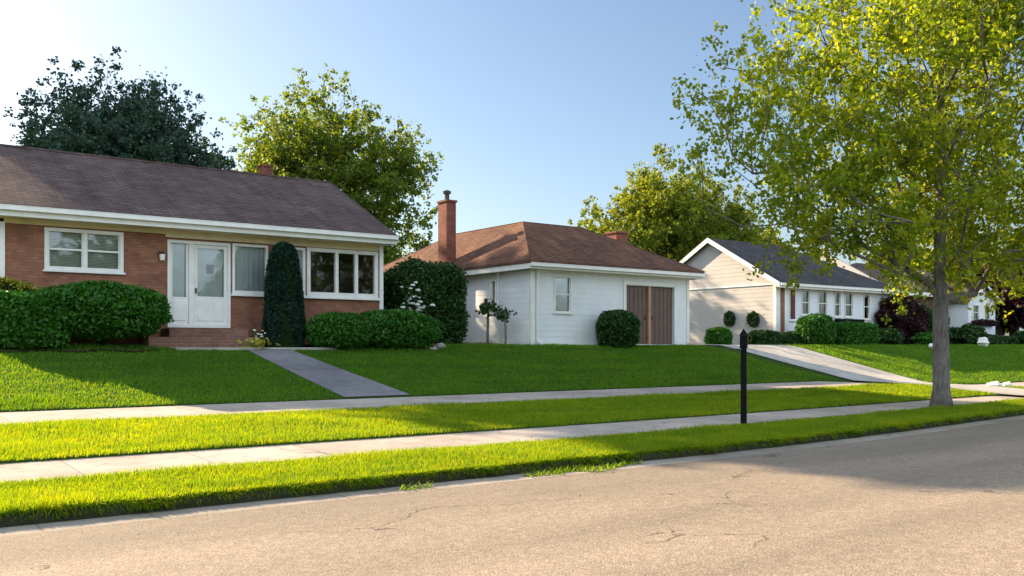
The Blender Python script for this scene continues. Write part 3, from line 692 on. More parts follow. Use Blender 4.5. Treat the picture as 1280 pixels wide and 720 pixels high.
def house2():
    r = empty('white_house', (22, 24.6, G)); tag(r, 'white sided house with hipped rust brown roof and brown double garage door', 'house')
    X0, X1, Y0, Y1, ZT = 18.95, 26.6, 24.6, 37.0, 4.28
    ops = [(19.92, 20.7, 2.79, 4.05), (23.3, 25.8, 1.70, 3.88)]
    sops = [(26.6, 26.95, 3.1, 4.0)]
    w = MB(); wall_y(w, Y0, Y0 + .15, X0, X1, G - .3, ZT, ops); wall_x(w, X0, X0 + .15, Y0 + .15, Y1, G - .3, ZT, sops)
    w.box(X1 - .15, X1, Y0 + .15, Y1, G - .3, ZT).box(X0 + .15, X1 - .15, Y1 - .15, Y1, G - .3, ZT)
    laps(w, 'y', Y0, -1, X0, X1, G + .12, ZT - .1, ops, .19); laps(w, 'x', X0, -1, Y0, Y1, G + .12, ZT - .1, sops, .19)
    laps(w, 'x', X1, 1, Y0, Y1, G + .12, ZT - .1, (), .19)
    w.build('wall', M['siding'], r)
    MB().box(X0 + .15, X1 - .15, Y0 + .15, Y1 - .15, 1.6, 1.70).build('floor', M['dark'], r)
    MB().box(X0 + .15, X1 - .15, Y0 + 1.2, Y0 + 1.3, 1.7, ZT).build('inner_wall', M['dark'], r)
    MB().box(X0 - .035, X0 + .12, Y0 - .035, Y0 - .001, G + .12, ZT).box(X0 - .035, X0 - .001, Y0, Y0 + .12, G + .12, ZT).build('corner_board', M['white'], r)
    MB().box(X1 - .10, X1 + .035, Y0 - .035, Y0 - .001, G + .1, ZT).build('corner_board', M['white'], r)
    MB().box(X0 - .03, 23.16, Y0 - .04, Y0 - .001, G + .0, G + .115).build('base_board', M['white'], r)
    MB().box(X0 - .32, X1 + .36, Y0 - .36, Y0 - .04, 4.24, 4.27).box(X0 - .32, X0 - .04, Y0 - .04, Y1 + .4, 4.24, 4.27).box(X0 + .12, X1 - .1, Y0 - .04, Y0 - .001, 4.15, 4.238).build('soffit', M['white'], r)
    MB().box(X0 - .36, X1 + .4, Y0 - .40, Y0 - .37, 4.22, 4.40).box(X0 - .36, X0 - .33, Y0 - .369, Y1 + .42, 4.22, 4.40).box(X1 + .37, X1 + .4, Y0 - .369, Y1 + .42, 4.22, 4.40).build('fascia', M['white'], r)
    gutter(r, X0 - .36, X1 + .4, Y0 - .40, 4.42)
    ro = hiproof(r, X0 - .4, X1 + .44, Y0 - .44, Y1 + .5, 4.50, 20.4, 23.2, 27.0, 31.6, 6.2, 'roof2')
    MB().box(26.0, 26.62, 28.0, 28.62, 4.9, 6.30).box(25.95, 26.67, 27.95, 28.67, 6.30, 6.38).build('chimney', M['chim'], ro)
    # outside chimney on the side wall
    ch = MB().box(X0 - .47, X0 - .05, 29.2, 29.8, G - .2, 7.05).box(X0 - .51, X0 - .01, 29.16, 29.84, 7.05, 7.13)
    cho = ch.build('chimney_stack', M['chim'], r)
    MB().lathe((X0 - .26, 29.5, 7.13), [(.09, 0), (.09, .26), (.15, .27), (.16, .36), (.0, .42)], 12).build('flue_cap', M['metal'], cho)
    downspout(r, X0 + .22, Y0 - .02, G + .05, 4.24)
    window(r, 19.92, 20.7, 2.79, 4.05, Y0, 1, True, .05, 'blind', cover=.55)
    window_x(r, X0, 26.6, 26.95, 3.1, 4.0)
    MB().box(X0 - .08, X0 - .03, 26.40, 26.48, G + .1, 4.22).build('downspout', M['white'], r)
    # garage doors
    MB().box(23.16, 23.299, Y0 - .045, Y0 + .02, G + .02, 4.02).box(25.801, 25.95, Y0 - .045, Y0 + .02, G + .02, 4.02).box(23.299, 25.801, Y0 - .045, Y0 + .02, 3.881, 4.02).build('garage_frame', M['white'], r, bevel=.005)
    MB().box(24.47, 24.60, Y0 + .0, Y0 + .12, 1.70, 3.88).build('garage_post', M['tanwood'], r)
    for a, b in ((23.3, 24.47), (24.60, 25.8)):
        g = MB(); g.box(a, b, Y0 + .09, Y0 + .13, 1.70, 3.88)
        n = 5
        for k in range(n):
            q = a + .05 + (b - a - .1) * k / n; g.box(q + .012, q + (b - a - .1) / n - .012, Y0 + .072, Y0 + .089, 1.76, 3.82)
        do = g.build('garage_door', M['brownpanel'], r, bevel=.004)
        MB().box((a + .1 if a > 24 else b - .14), (a + .14 if a > 24 else b - .10), Y0 + .04, Y0 + .071, 2.6, 2.78).build('handle', M['metal'], do)
    return r
house2()

# ================================================================== HOUSE 3 (beige gable)
def house3():
    r = empty('beige_house', (40, 27.3, G)); tag(r, 'house with broad beige gable wall, two wreaths on it and grey roof beside the driveway', 'house')
    X0, X1, Y0, Y1, ZT = 35.45, 44.95, 27.3, 35.1, 4.55
    wins = [(36.42, 36.92, 2.85, 4.36), (37.35, 38.03, 3.12, 4.33), (38.66, 39.44, 3.1, 4.33), (39.97, 40.55, 3.08, 4.33), (40.86, 41.6, 3.08, 4.33), (42.5, 43.1, 3.0, 4.3)]
    w = MB(); wall_y(w, Y0, Y0 + .15, X0, X1, G - .3, ZT, wins)
    w.box(X0, X0 + .15, Y0 + .15, Y1, G - .3, ZT).box(X1 - .15, X1, Y0 + .15, Y1, G - .3, ZT).box(X0 + .15, X1 - .15, Y1 - .15, Y1, G - .3, ZT)
    ym = 31.2; zr = 6.85
    for xa in (X0, X1 - .15): w.prism([(xa, Y0 + .0, ZT), (xa, Y1 - .0, ZT), (xa, Y1, 4.73), (xa, ym, 6.92), (xa, Y0, 4.73)], (.15, 0, 0))
    lim = lambda z: (Y0 + max(0, (z - 4.70) / .561), Y1 - max(0, (z - 4.70) / .561))
    laps(w, 'x', X0, -1, Y0, Y1, G + .1, ZT - .06, (), .2); laps(w, 'x', X0 - .012, -1, Y0, Y1, ZT + .06, zr - .1, (), .2, lim)
    w.build('wall', M['beige'], r)
    fw = MB(); laps(fw, 'y', Y0 - .002, -1, 36.25, X1, G + .1, ZT - .1, wins, .2); fw.build('front_siding', M['siding'], r)
    MB().box(X0 + .15, X1 - .15, Y0 + .15, Y1 - .15, 1.7, 1.9).build('floor', M['dark'], r)
    MB().box(X0 + .15, X1 - .15, Y0 + 1.1, Y0 + 1.2, 1.9, ZT).build('inner_wall', M['dark'], r)
    MB().box(X0 - .05, X0 - .001, Y0 - .05, Y1, ZT - .05, ZT + .05).build('trim_band', M['white'], r)
    MB().box(X0 - .04, X0 + .28, Y0 - .05, Y0 - .027, G, ZT).box(X0 - .04, X0 - .025, Y0 - .026, Y0 + .12, G, ZT - .06).build('corner_board', M['white'], r)
    MB().box(36.0, 36.22, Y0 - .07, Y0 - .001, G, ZT).build('post', M['white'], r)
    MB().box(X0 + .285, 35.995, Y0 - .09, Y0 - .001, G, ZT - .06).build('brick_pier', M['brick'], r)
    rf = MB(); a, b, ey, eb = X0 - .3, X1 + .45, Y0 - .45, Y1 + .45; ez = 4.55 + .03; th = .1; rz = 7.02; hx = 41.0
    # gable at the left, hip at the right
    A0, A1, Rg0, Rg1, B0, B1 = (a, ey, ez), (b, ey, ez), (a, ym, rz), (hx, ym, rz), (a, eb, ez), (b, eb, ez)
    dn = lambda p: (p[0], p[1], p[2] - th)
    rf.add([A0, A1, Rg0, Rg1, B0, B1] + [dn(p) for p in (A0, A1, Rg0, Rg1, B0, B1)],
           [(0, 1, 3, 2), (1, 5, 3), (2, 3, 5, 4), (6, 8, 9, 7), (7, 9, 11), (8, 10, 11, 9), (0, 6, 7, 1), (1, 7, 11, 5), (4, 5, 11, 10), (0, 2, 8, 6), (2, 4, 10, 8)])
    rf.build('roof', M['roof3'], r)
    MB().prism([(a - .025, ey, ez - .22), (a - .025, ey, ez + .01), (a - .025, ym, rz + .02), (a - .025, eb, ez + .01), (a - .025, eb, ez - .22), (a - .025, ym, rz - .22)], (.022, 0, 0)).build('rake_board', M['white'], r)
    MB().box(a, b, ey, ey + .03, ez - .24, ez - .101).box(a, b, ey + .031, Y0 - .001, ez - .20, ez - .17).build('fascia', M['white'], r)
    gutter(r, a, b, ey, ez - .02)
    for i, q in enumerate(wins):
        window(r, *q, Y0, 1, i > 0, .06, None)
    MB().box(36.46, 36.88, Y0 - .03, Y0 + .02, 2.92, 4.3).build('shutter', M['redshutter'], r)
    # flower box under the middle windows
    MB().box(40.0, 42.2, Y0 - .28, Y0 - .04, 2.82, 2.98).build('window_box', M['black'], r)
    return r
house3()
def wreath(label, Y, z, flag):
    mb = MB(); c = np.array([35.40, Y, z]); P = []
    n = 1500; a = rng.uniform(0, 2 * np.pi, n); rr = .24 + rng.normal(size=n) * .055
    C = np.stack([c[0] - .05 + rng.normal(size=n) * .025, c[1] + np.cos(a) * rr, c[2] + np.sin(a) * rr], 1)
    r = empty('wreath', tuple(c)); tag(r, label, 'wreath', 'wreaths on the beige gable wall')
    mesh_np('foliage', leaf_quads(C, .07), 4, M['yew'], r)
    pts = [(c[0] - .04, c[1] + math.cos(t) * .24, c[2] + math.sin(t) * .24) for t in np.linspace(0, 2 * math.pi, 25)]
    MB().tube(pts, .035, 8).build('ring', M['darkbark'], r)
    if flag: MB().box(c[0] - .12, c[0] - .09, c[1] - .06, c[1] + .06, c[2] - .26, c[2] - .16).build('bow', M['redshutter'], r)
wreath('dark leafy wreath on the beige gable wall, the left and larger of two', 30.0, 2.97, False)
wreath('dark leafy wreath on the beige gable wall, nearer the brick pier', 28.55, 2.93, True)

# ================================================================== HOUSE 4
def house4():
    r = empty('brown_brick_house', (54, 30, G)); tag(r, 'distant low brown brick house with white bay, behind the big tree trunk', 'house')
    X0, X1, Y0, Y1, ZT = 48.2, 63, 30.0, 38.0, 4.7
    ops = [(50.2, 51.6, 2.9, 4.2), (52.3, 53.2, 1.9, 4.1)]
    w = MB(); wall_y(w, Y0, Y0 + .2, X0, X1, G - .3, ZT, ops); w.box(X0, X0 + .2, Y0 + .2, Y1, G - .3, ZT).box(X1 - .2, X1, Y0 + .2, Y1, G - .3, ZT).box(X0 + .2, X1 - .2, Y1 - .2, Y1, G - .3, ZT)
    w.build('wall', M['tanbrick'], r)
    MB().box(X0 + .2, X1 - .2, Y0 + 1, Y0 + 1.1, 1.7, ZT).build('inner_wall', M['dark'], r)
    window(r, *ops[0], Y0, 2, True, .08, 'curtain', cover=.5)
    MB().box(52.3, 53.2, Y0 + .05, Y0 + .1, 1.9, 4.1).box(52.45, 53.05, Y0 + .03, Y0 + .049, 2.1, 2.9).box(52.45, 53.05, Y0 + .03, Y0 + .049, 3.1, 3.9).build('door', M['redshutter'], r)
    hiproof(r, X0 - .6, X1 + .6, Y0 - .6, Y1 + .6, 4.82, X0 + 4, X1 - 4, 34, 34.05, 6.9, 'roof1', False)
    MB().box(X0 - .58, X1 + .58, Y0 - .62, Y0 - .59, 4.58, 4.80).box(X0 - .58, X0 - .55, Y0 - .58, Y1, 4.58, 4.8).box(X0 - .5, X1 + .5, Y0 - .58, Y0 - .001, 4.60, 4.63).build('fascia', M['white'], r)
    # white bay
    bx0, bx1, by = 55.2, 58.5, 28.4; bo = [(55.7, 56.5, 3.2, 4.15), (57.1, 57.9, 3.2, 4.15)]
    w = MB(); wall_y(w, by, by + .15, bx0, bx1, G - .2, 4.45, bo); w.box(bx0, bx0 + .15, by + .15, Y0 - .02, G - .2, 4.45).box(bx1 - .15, bx1, by + .15, Y0 - .02, G - .2, 4.45)
    w.prism([(bx0, by + .01, 4.45), (bx1, by + .01, 4.45), ((bx0 + bx1) / 2, by + .01, 5.3)], (0, .12, 0))
    laps(w, 'y', by, -1, bx0, bx1, G + .1, 4.4, bo, .2); w.build('bay', M['siding'], r)
    for q in bo: window(r, *q, by, 1, True, .06, None)
    xm = (bx0 + bx1) / 2
    MB().prism([(bx0 - .3, by - .3, 4.35), (xm, by - .3, 5.4), (xm, by - .3, 5.3), (bx0 - .3, by - .3, 4.25)], (0, 3.2, 0)).prism([(xm, by - .3, 5.4), (bx1 + .3, by - .3, 4.35), (bx1 + .3, by - .3, 4.25), (xm, by - .3, 5.3)], (0, 3.2, 0)).build('bay_roof', M['roof1'], r)
    MB().prism([(bx0 - .33, by - .33, 4.22), (bx0 - .33, by - .33, 4.37), (xm, by - .33, 5.42), (bx1 + .33, by - .33, 4.37), (bx1 + .33, by - .33, 4.22), (xm, by - .33, 5.26)], (0, .028, 0)).build('bay_rake', M['white'], r)
    bxo = MB().box(55.5, 58.1, by - .3, by - .04, 2.85, 3.02).build('window_box', M['black'], r)
    C = np.stack([rng.uniform(55.5, 58.1, 1500), by - .17 + rng.normal(size=1500) * .09, 3.0 + np.abs(rng.normal(size=1500)) * .10 - .05 * (rng.random(1500) < .3)], 1)
    mesh_np('flowers', leaf_quads(C, .09), 4, M['plum'], bxo)
house4()
# white board fence beyond the bay
def fence():
    r = empty('board_fence', (61, 26.9, G)); tag(r, 'low white board fence under the dark purple tree at the right edge', 'fence')
    b = MB()
    for i in range(40):
        x = 58.9 + i * .17; b.box(x, x + .13, 27.0, 27.022, G + .08, G + 1.0 + .03 * (i % 2))
    b.build('boards', M['white'], r)
    for i in range(4): MB().box(58.9 + i * 2.2, 59.0 + i * 2.2, 27.03, 27.13, G - .1, G + 1.1).build('post', M['white'], r)
    MB().box(58.9, 65.7, 27.0225, 27.0295, G + .3, G + .38).box(58.9, 65.7, 27.0225, 27.0295, G + .75, G + .83).build('rail', M['white'], r)
fence()

# ================================================================== post by the verge
def post():
    x, y = 13.19, 10.86; z = gz(x, y); r = empty('garden_post', (x, y, z)); tag(r, 'slender black wooden post with pointed cap standing on the verge', 'post')
    t = .038
    MB().add([(x - t * 1.1, y - t * 1.1, z - .1), (x + t * 1.1, y - t * 1.1, z - .1), (x + t * 1.1, y + t * 1.1, z - .1), (x - t * 1.1, y + t * 1.1, z - .1),
              (x - t, y - t, z + 1.42), (x + t, y - t, z + 1.42), (x + t, y + t, z + 1.42), (x - t, y + t, z + 1.42)],
             [(0, 1, 5, 4), (1, 2, 6, 5), (2, 3, 7, 6), (3, 0, 4, 7), (4, 5, 6, 7)]).build('shaft', M['black'], r, bevel=.006)
    MB().box(x - .05, x + .05, y - .05, y + .05, z + 1.42, z + 1.63).box(x - .058, x + .058, y - .058, y + .058, z + 1.405, z + 1.42).build('head', M['black'], r, bevel=.006)
    MB().add([(x - .06, y - .06, z + 1.631), (x + .06, y - .06, z + 1.631), (x + .06, y + .06, z + 1.631), (x - .06, y + .06, z + 1.631), (x, y, z + 1.76)],
             [(0, 1, 4), (1, 2, 4), (2, 3, 4), (3, 0, 4), (3, 2, 1, 0)]).build('cap', M['black'], r)
    MB().tube([(x - .03, y, z + 1.38), (x - .26, y + .12, z + 1.40)], .012, 6).build('bracket', M['metal'], r)
post()

def Xat(px, Y): t = (px - 640) / 1150.; A = R(36.4); return Y * (t * math.cos(A) + math.sin(A)) / (math.cos(A) - t * math.sin(A))
# ================================================================== hedges and shrubs
shrub('hedge', 'boxy clipped green hedge at the left edge, below the brick wall', 'hedge', (3.62, 23.95, 2.2), (.86, .62, .68), M['hedge'], 15000, .062, 4.0, .04, seed=2)
shrub('hedge', 'big rounded clipped hedge under the two sash window, left of the steps', 'hedge', (5.3, 24.15, 2.5), (1.55, .85, .66), M['hedge'], 19000, .062, 2.5, .05, seed=5)
shrub('painted_sun_shrub', 'low shrub with sunlight painted in gold between the left hedge and the brick wall', 'shrub', (3.2, 24.72, 2.55), (.8, .2, .68), M['gold'], 3500, .06, 2.3, .1, seed=6)  # its gold leaf colour stands in for sun on the top
shrub('hedge', 'low rounded dark hedge under the triple window, left of the pair', 'hedge', (11.45, 23.75, 2.06), (.98, .72, .50), M['hedge'], 12000, .058, 2.2, .05, seed=8)
shrub('hedge', 'wide low clipped hedge at the right corner of the brick house', 'hedge', (13.3, 23.9, 2.1), (1.5, .75, .57), M['hedge'], 15000, .058, 2.3, .05, seed=9)
shrub('tall_bush', 'tall dark square clipped bush between the brick and white houses', 'bush', (16.1, 27.0, 2.85), (1.38, 1.1, 1.58), M['yew'], 26000, .075, 3.6, .05, seed=10)
shrub('round_shrub', 'round dark shrub by the brown garage doors of the white house', 'shrub', (22.3, 23.95, 2.2), (.72, .62, .68), M['yew'], 11000, .06, 2.8, .04, seed=12)
shrub('small_shrub', 'small squarish green shrub at the foot of the beige gable wall', 'shrub', (30.08, 26.10, 1.97), (0.52, 0.45, 0.42), M['hedge'], 5000, .07, 3.2, .05, seed=13)
shrub('hedge', 'low dark box hedge below the wreaths on the beige wall', 'hedge', (33.52, 26.40, 1.93), (0.81, 0.45, 0.38), M['yew'], 8000, .075, 4, .05, seed=14)
shrub('hedge', 'low dark spreading hedge right of the brick pier', 'hedge', (35.27, 26.30, 1.88), (0.69, 0.45, 0.36), M['yew'], 8000, .075, 2.6, .08, seed=15)
shrub('round_shrub', 'rounded topiary shrub in front of the beige house windows', 'shrub', (36.12, 25.60, 2.28), (0.90, 0.70, 0.76), M['hedge'], 12000, .075, 2.8, .03, seed=16)
shrub('hedge', 'square clipped box hedge under the windows of the beige house', 'hedge', (39.38, 25.80, 2.13), (1.43, 0.60, 0.60), M['hedge'], 13000, .075, 5, .03, seed=17)
shrub('dark_shrub', 'dark low shrub at the far end of the beige house', 'shrub', (42.51, 26.00, 1.98), (0.79, 0.70, 0.48), M['yew'], 6000, .08, 2.2, .12, seed=18)
shrub('purple_shrub', 'dark red leaved bush left of the big tree trunk', 'shrub', (45.0, 26.8, 2.9), (1.5, 1.1, 1.4), M['plum'], 9000, .09, 2.2, .15, core='plumcore', seed=19)
shrub('green_shrub', 'small bright green shrub before the dark red bush', 'shrub', (44.6, 25.1, 1.95), (.8, .5, .35), M['hedge'], 3500, .08, 2, .15, seed=20)
shrub('dark_shrub', 'dark rounded bush just left of the big tree trunk', 'shrub', (47.6, 26.9, 2.6), (1.6, 1.1, 1.2), M['yew'], 8000, .09, 2.2, .15, seed=21)
shrub('dark_shrub', 'dark shrub right of the big tree trunk, before the brown brick wall', 'shrub', (51.6, 26.6, 2.1), (1.3, .8, .65), M['yew'], 6000, .09, 2.2, .15, seed=22)
shrub('dark_shrub', 'low dark shrub row under the white bay', 'shrub', (55.4, 26.7, 1.85), (1.9, .6, .36), M['yew'], 6000, .09, 3, .12, seed=23)
shrub('dark_shrub', 'dark mounded shrub before the white fence', 'shrub', (58.2, 26.0, 2.05), (1.3, .8, .6), M['yew'], 6000, .09, 2.2, .12, seed=24)
shrub('green_shrub', 'green shrub at the right edge before the white fence', 'shrub', (61.9, 25.6, 2.2), (1.4, .9, .8), M['hedge'], 6000, .09, 2.2, .15, seed=25)
# flared dark bush seen between the white and beige houses
shrub('flared_shrub', 'dark flaring shrub in the gap right of the white garage', 'shrub', (29.9, 28.8, 3.35), (.75, .6, .75), M['yew'], 6000, .08, 2.6, .1, seed=27)

def cypress():
    x, y = 9.98, 24.12; z = gz(x, y); r = empty('columnar_cypress', (x, y, z)); tag(r, 'tall narrow dark green cypress against the front of the brick house', 'tree')
    n = 26000; t = rng.random(n) ** .9; H = 2.85
    prof = lambda t: .62 * np.minimum(1, .86 + .7 * t) * np.maximum(0, 1 - t ** 14) ** .5 * (1 - .40 * t)
    a = rng.uniform(0, 2 * np.pi, n); rr = prof(t) * (1 + .05 * np.sin(a * 5 + t * 9) + .04 * np.sin(a * 11 + t * 23)) * (1 - .16 * rng.random(n) ** 1.6)
    C = np.stack([x + rr * np.cos(a), y + rr * .8 * np.sin(a), z + .02 + t * H], 1)
    mesh_np('foliage', leaf_quads(C, .055, 2.2), 4, M['cypress'], r)
    MB().lathe((x, y, z), [(prof(q) * .82 * (1 if q < .99 else 0), q * H) for q in np.linspace(0, .99, 16)], 16).build('branches', M['core'], r, smooth=True)
    MB().tube([(x, y, z - .1), (x, y, z + 1)], .05, 8).build('trunk', M['darkbark'], r)
cypress()
def flowers(name, label, cx, cy, r, n, mat, stem, h, cat='flowers', fs=.07):
    z = gz(cx, cy); ro = empty(name, (cx, cy, z)); tag(ro, label, cat)
    C = np.stack([cx + rng.normal(size=n * 8) * r, cy + rng.normal(size=n * 8) * r * .6, z + rng.random(n * 8) * h], 1); mesh_np('leaves', leaf_quads(C, .07, 2), 4, stem, ro)
    b = MB()
    for _ in range(n):
        px, py, pz = cx + random.gauss(0, r * .9), cy + random.gauss(0, r * .6) - .05, z + h * random.uniform(.55, 1.15)
        q = len(b.v); s = fs * random.uniform(.6, 1.2)
        b.lathe((px, py, pz), [(0, 0), (s * .5, s * .15), (s * .55, s * .4), (s * .25, s * .55), (0, s * .5)], 7)
    b.build('blossoms', mat, ro)
flowers('white_roses', 'white flowering plant at the right corner of the brick house', 14.9, 25.6, .28, 34, M['flower'], M['yew'], 1.75, fs=.14)
flowers('hosta', 'yellow green leafy plant beside the steps of the brick house', 8.98, 23.62, .2, 12, M['yflower'], M['gold'], .28, 'plant')
flowers('pink_flowers', 'small pink and white flowers by the right end of the brick steps', 9.3, 24.15, .12, 9, M['flower'], M['yew'], .42)
# rocks
def rock(name, label, x, y, r, m, cat='rock', sq=.6):
    z = gz(x, y) + .03; mb = MB(); nu, nv = 12, 8; s = random.uniform(0, 9)
    for j in range(nv + 1):
        for i in range(nu):
            th = math.pi * j / nv; a = 2 * math.pi * i / nu; d = (math.sin(th) * math.cos(a), math.sin(th) * math.sin(a), math.cos(th))
            q = r * (1 + .2 * math.sin(d[0] * 4 + s) * math.cos(d[1] * 5 + s) + .1 * math.sin(d[2] * 9 + s * 2))
            mb.v.append((x + d[0] * q * 1.3, y + d[1] * q, z + r * sq * .6 + d[2] * q * sq))
    for j in range(nv):
        for i in range(nu): mb.f.append((j * nu + i, (j + 1) * nu + i, (j + 1) * nu + (i + 1) % nu, j * nu + (i + 1) % nu))
    return tag(mb.build(name, m, org=(x, y, z)), label, cat)
rock('garden_rock', 'pale grey rock at the right end of the low hedge', 14.75, 23.7, .16, M['rock'])
rock('garden_rock', 'small grey rock in front of the larger pale one by the hedge', 14.35, 23.4, .10, M['rock'])
rock('white_stone', 'white stone on the far lawn left of the big tree trunk', 42.6, 23.6, .2, M['whitestone'], 'stone', .8)
rock('white_stone', 'white stone on the far lawn right of the big tree trunk', 48.6, 24.2, .27, M['whitestone'], 'stone', 1.1)
for i, (dx, dy, s) in enumerate([(0, 0, .17), (.42, .1, .13), (.8, -.05, .16), (.35, .35, .12)]):
    rock('paver_stone', ['largest', 'second', 'right hand', 'rearmost'][i] + ' of the white stones heaped beside the driveway at the right', 33.4 + dx, 16.2 + dy, s, M['whitestone'], 'stone', .7)['group'] = 'white stones beside the driveway'

# ================================================================== trees
tree('maple_tree', 'big leafy tree with grey trunk on the verge at the right', (20.74, 11.3, gz(20.74, 11.3)), 11.4, .195,
     [((20.9, 11.4, 7.5), (5.2, 5.0, 4.8)), ((20.6, 11.3, 10.6), (3.8, 3.8, 3.6)), ((18.0, 11.9, 4.4), (3.4, 2.8, 2.0)), ((17.2, 12.6, 6.4), (2.8, 2.4, 2.2)), ((23.6, 11.3, 5.0), (3.4, 3, 2.5)), ((22.6, 11.0, 3.9), (2.2, 2.0, 1.2))],
     900, 92000, .078, M['leafD'], M['bark'], seed=4, spread=.33, shell=.3, up=.75, zmin=2.85, cone=.47)
tree('dark_tree', 'dark bluish green tree rising behind the left part of the brick house', (9.3, 42, G), 11.5, .3,
     [((9.6, 42, 9.1), (3.5, 3.4, 4.3)), ((13.0, 42.4, 8.2), (2.2, 2.2, 2.7)), ((7.9, 42, 8.3), (1.9, 1.9, 3.4)), ((11.3, 42, 10), (2, 1.9, 2.6)), ((10.6, 42, 7.0), (4.2, 3, 2))],
     700, 135000, .105, M['leafA'], M['darkbark'], seed=8, spread=.42, shell=.15, group='trees behind the houses')
tree('olive_green_tree', 'loose olive green tree between the brick house roof and the tall chimney', (24.4, 51, G), 14, .32,
     [((23.7, 51, 11.7), (5.5, 5.0, 5.9)), ((27.1, 50.5, 11.2), (3.5, 3.4, 4.4)), ((21.0, 51, 11.3), (3.0, 3, 4.2)), ((25.5, 51, 7), (4.6, 3.5, 2.6))],
     760, 76000, .135, M['leafB'], M['darkbark'], seed=15, spread=.42, shell=.25, group='trees behind the houses')
tree('yellowing_tree', 'yellow green tree behind the white house garage', (Xat(822, 44), 44, G), 9.5, .3,
     [((Xat(835, 44), 44, 10.0), (4.9, 4, 4.5)), ((Xat(768, 44), 44, 7.8), (3.3, 2.8, 3.3)), ((Xat(895, 44), 44, 9.3), (3.8, 3, 4.0)), ((Xat(945, 45), 45, 7.4), (3.6, 2.6, 3.2))],
     760, 98000, .135, M['leafC'], M['darkbark'], seed=23, spread=.42, shell=.2, group='trees behind the houses')
tree('small_green_tree', 'pale green tree top peeping over the brick roof, left of the olive tree', (Xat(296, 56), 56, G), 8.6, .18,
     [((Xat(296, 56), 56, 9.0), (2.4, 2.2, 2.6))], 70, 9000, .18, M['leafB'], M['darkbark'], seed=31, spread=.45, group='trees behind the houses')
tree('purple_tree', 'dark purple leaved tree at the right edge', (62.5, 29.3, G), 4.6, .16,
     [((62.5, 29.0, 5.0), (3.4, 2.6, 2.2)), ((65.5, 29, 4.6), (3, 2.4, 2.2))], 150, 24000, .17, M['plum'], M['darkbark'], seed=33, spread=.42, shell=.2)
# tall elms added out of view on the left, placed to shade the road
tree('added_shade_elm', 'added tall elm shading the road, far behind the left end of the brick house, outside the photo', (-.2, 52, G), 24, .55,
     [((-.2, 52, 22.5), (4.7, 4.2, 7.5))], 260, 52000, .42, M['leafA'], M['darkbark'], seed=41, spread=.8, shell=.1, group='added shade elms left of the photo')
tree('added_shade_elm', 'second added tall elm shading the road, farther back left of the brick house, outside the photo', (0, 60, G), 26, .55,
     [((0.0, 60, 25.5), (5.0, 4.2, 7.5))], 240, 48000, .45, M['leafA'], M['darkbark'], seed=42, spread=.8, shell=.1, group='added shade elms left of the photo')
# trees on the other side of the road, seen only as reflections in the windows
for i, (x, y, h) in enumerate([(-9, -22, 9), (3, -27, 11), (16, -24, 9), (30, -28, 11)]):
    tree('street_tree', ['leftmost', 'second', 'third', 'rightmost'][i] + ' tree across the road behind the camera, outside the photo', (x, y, gz(x, y)), h, .25,
         [((x, y, h * .68), (4.2, 4.2, h * .4))], 70, 9000, .32, M['leafB'], M['darkbark'], seed=70 + i, spread=.8, shell=.3, group='trees across the road')
# more trees far right, beyond the far house
for i, (x, y, h, s) in enumerate([(74, 44, 9, 4.5), (84, 36, 8, 4.2), (70, 56, 11, 5.5), (52, 58, 8.5, 4.4), (96, 48, 11, 6)]):
    tree('distant_tree', ['distant tree behind the purple tree', 'distant green tree at the right edge behind the fence', 'tallest distant tree beyond the brown brick house', 'distant tree between the beige and the brown brick houses', 'farthest tree down the street at the right'][i], (x, y, G), h, .25,
         [((x, y, h * .72), (s, s, h * .42))], 90, 14000, .28, M['leafB' if i % 2 else 'leafC'], M['darkbark'], seed=50 + i, spread=.75, shell=.3, group='distant trees at the right')
# small standard tree by the side wall of the white house
tree('rose_standard', 'small thin stemmed ornamental tree against the white side wall', (18.2, 26.1, G), 1.7, .05,
     [((18.2, 26.1, 2.95), (.26, .3, .3))], 12, 420, .08, M['yew'], M['bark'], 'shrub', 'ornamental trees by the white wall', spread=.10, seed=61)
tree('rose_standard', 'tiny ornamental tree nearest the front corner of the white house', (18.3, 25.2, G), 1.3, .04,
     [((18.3, 25.2, 2.7), (.22, .25, .25))], 10, 300, .08, M['yew'], M['bark'], 'shrub', 'ornamental trees by the white wall', spread=.10, seed=63)

# ------------------------------------------------------------------ light, sky, camera
w = bpy.data.worlds.new('World'); SC.world = w; w.use_nodes = True; nt = w.node_tree
sky = nt.nodes.new('ShaderNodeTexSky'); sky.sky_type = 'NISHITA'; sky.sun_disc = False
sky.sun_elevation = R(SUN_EL); sky.sun_rotation = R(-SUN_AZ); sky.altitude = 0
sky.air_density = 1.0; sky.dust_density = 1.35; sky.ozone_density = 2.1
bg = nt.nodes['Background']; bg.inputs['Strength'].default_value = .062; nt.links.new(sky.outputs[0], bg.inputs['Color'])
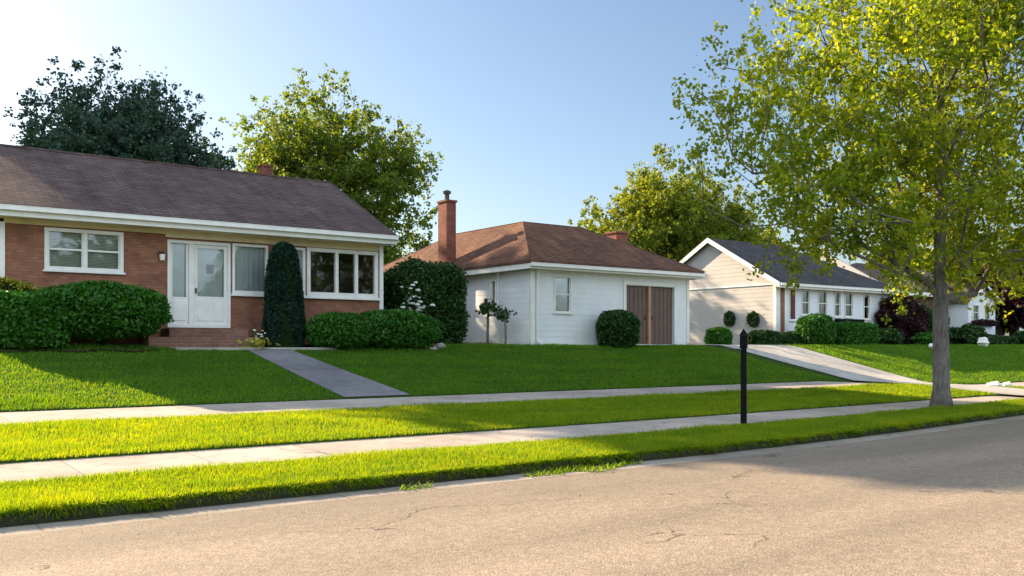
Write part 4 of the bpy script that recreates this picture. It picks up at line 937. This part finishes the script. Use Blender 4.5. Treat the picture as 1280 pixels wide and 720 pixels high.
# added clouds away from the sun, unseen, to fill the shaded sides
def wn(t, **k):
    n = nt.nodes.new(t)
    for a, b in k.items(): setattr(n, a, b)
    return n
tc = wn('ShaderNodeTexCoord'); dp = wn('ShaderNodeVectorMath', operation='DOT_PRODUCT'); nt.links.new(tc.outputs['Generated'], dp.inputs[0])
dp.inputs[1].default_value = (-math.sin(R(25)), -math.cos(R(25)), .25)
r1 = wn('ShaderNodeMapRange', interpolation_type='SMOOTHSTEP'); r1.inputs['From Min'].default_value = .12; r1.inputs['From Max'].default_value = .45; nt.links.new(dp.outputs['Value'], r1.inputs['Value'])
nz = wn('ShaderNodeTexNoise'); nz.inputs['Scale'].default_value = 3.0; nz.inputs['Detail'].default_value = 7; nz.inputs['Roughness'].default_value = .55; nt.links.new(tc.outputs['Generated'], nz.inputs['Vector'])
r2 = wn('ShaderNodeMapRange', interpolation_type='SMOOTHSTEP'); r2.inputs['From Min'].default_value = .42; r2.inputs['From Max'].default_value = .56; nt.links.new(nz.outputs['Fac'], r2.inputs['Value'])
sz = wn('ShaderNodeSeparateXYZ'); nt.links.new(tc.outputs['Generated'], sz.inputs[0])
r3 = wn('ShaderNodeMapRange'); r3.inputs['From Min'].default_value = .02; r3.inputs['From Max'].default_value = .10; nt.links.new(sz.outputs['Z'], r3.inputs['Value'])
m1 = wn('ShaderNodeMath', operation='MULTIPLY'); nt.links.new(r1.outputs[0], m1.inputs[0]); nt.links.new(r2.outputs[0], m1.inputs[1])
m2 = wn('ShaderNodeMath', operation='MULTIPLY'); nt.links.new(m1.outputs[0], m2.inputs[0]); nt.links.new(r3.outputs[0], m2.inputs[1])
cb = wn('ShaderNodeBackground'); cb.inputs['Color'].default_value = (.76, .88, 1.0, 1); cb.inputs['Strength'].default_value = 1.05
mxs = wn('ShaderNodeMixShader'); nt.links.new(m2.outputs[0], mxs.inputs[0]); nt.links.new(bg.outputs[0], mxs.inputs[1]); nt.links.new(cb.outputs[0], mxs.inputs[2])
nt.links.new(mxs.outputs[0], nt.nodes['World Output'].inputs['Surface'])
sl = bpy.data.lights.new('sun', 'SUN'); sl.energy = 5.0; sl.angle = R(.55); sl.color = (1, .78, .52)
so = bpy.data.objects.new('sun', sl); COL.objects.link(so)
az, el = R(SUN_AZ), R(SUN_EL); sd = Vector((-math.sin(az) * math.cos(el), math.cos(az) * math.cos(el), math.sin(el)))
so.rotation_euler = sd.to_track_quat('Z', 'Y').to_euler(); so.location = (0, 0, 30)
cam = bpy.data.cameras.new('camera'); co = bpy.data.objects.new('camera', cam); COL.objects.link(co); SC.camera = co
cam.sensor_width = 36; cam.lens = 1150 / 1280 * 36; cam.shift_y = 72 / 1280; cam.clip_end = 2000; cam.clip_start = .1
co.location = (0, 0, 1.65); co.rotation_euler = (R(90), 0, R(-36.4))
SC.view_settings.view_transform = 'Standard'; SC.view_settings.look = 'None'; SC.view_settings.exposure = 1.5; SC.view_settings.gamma = 1
SC.cycles.max_bounces = 6; SC.cycles.transparent_max_bounces = 8
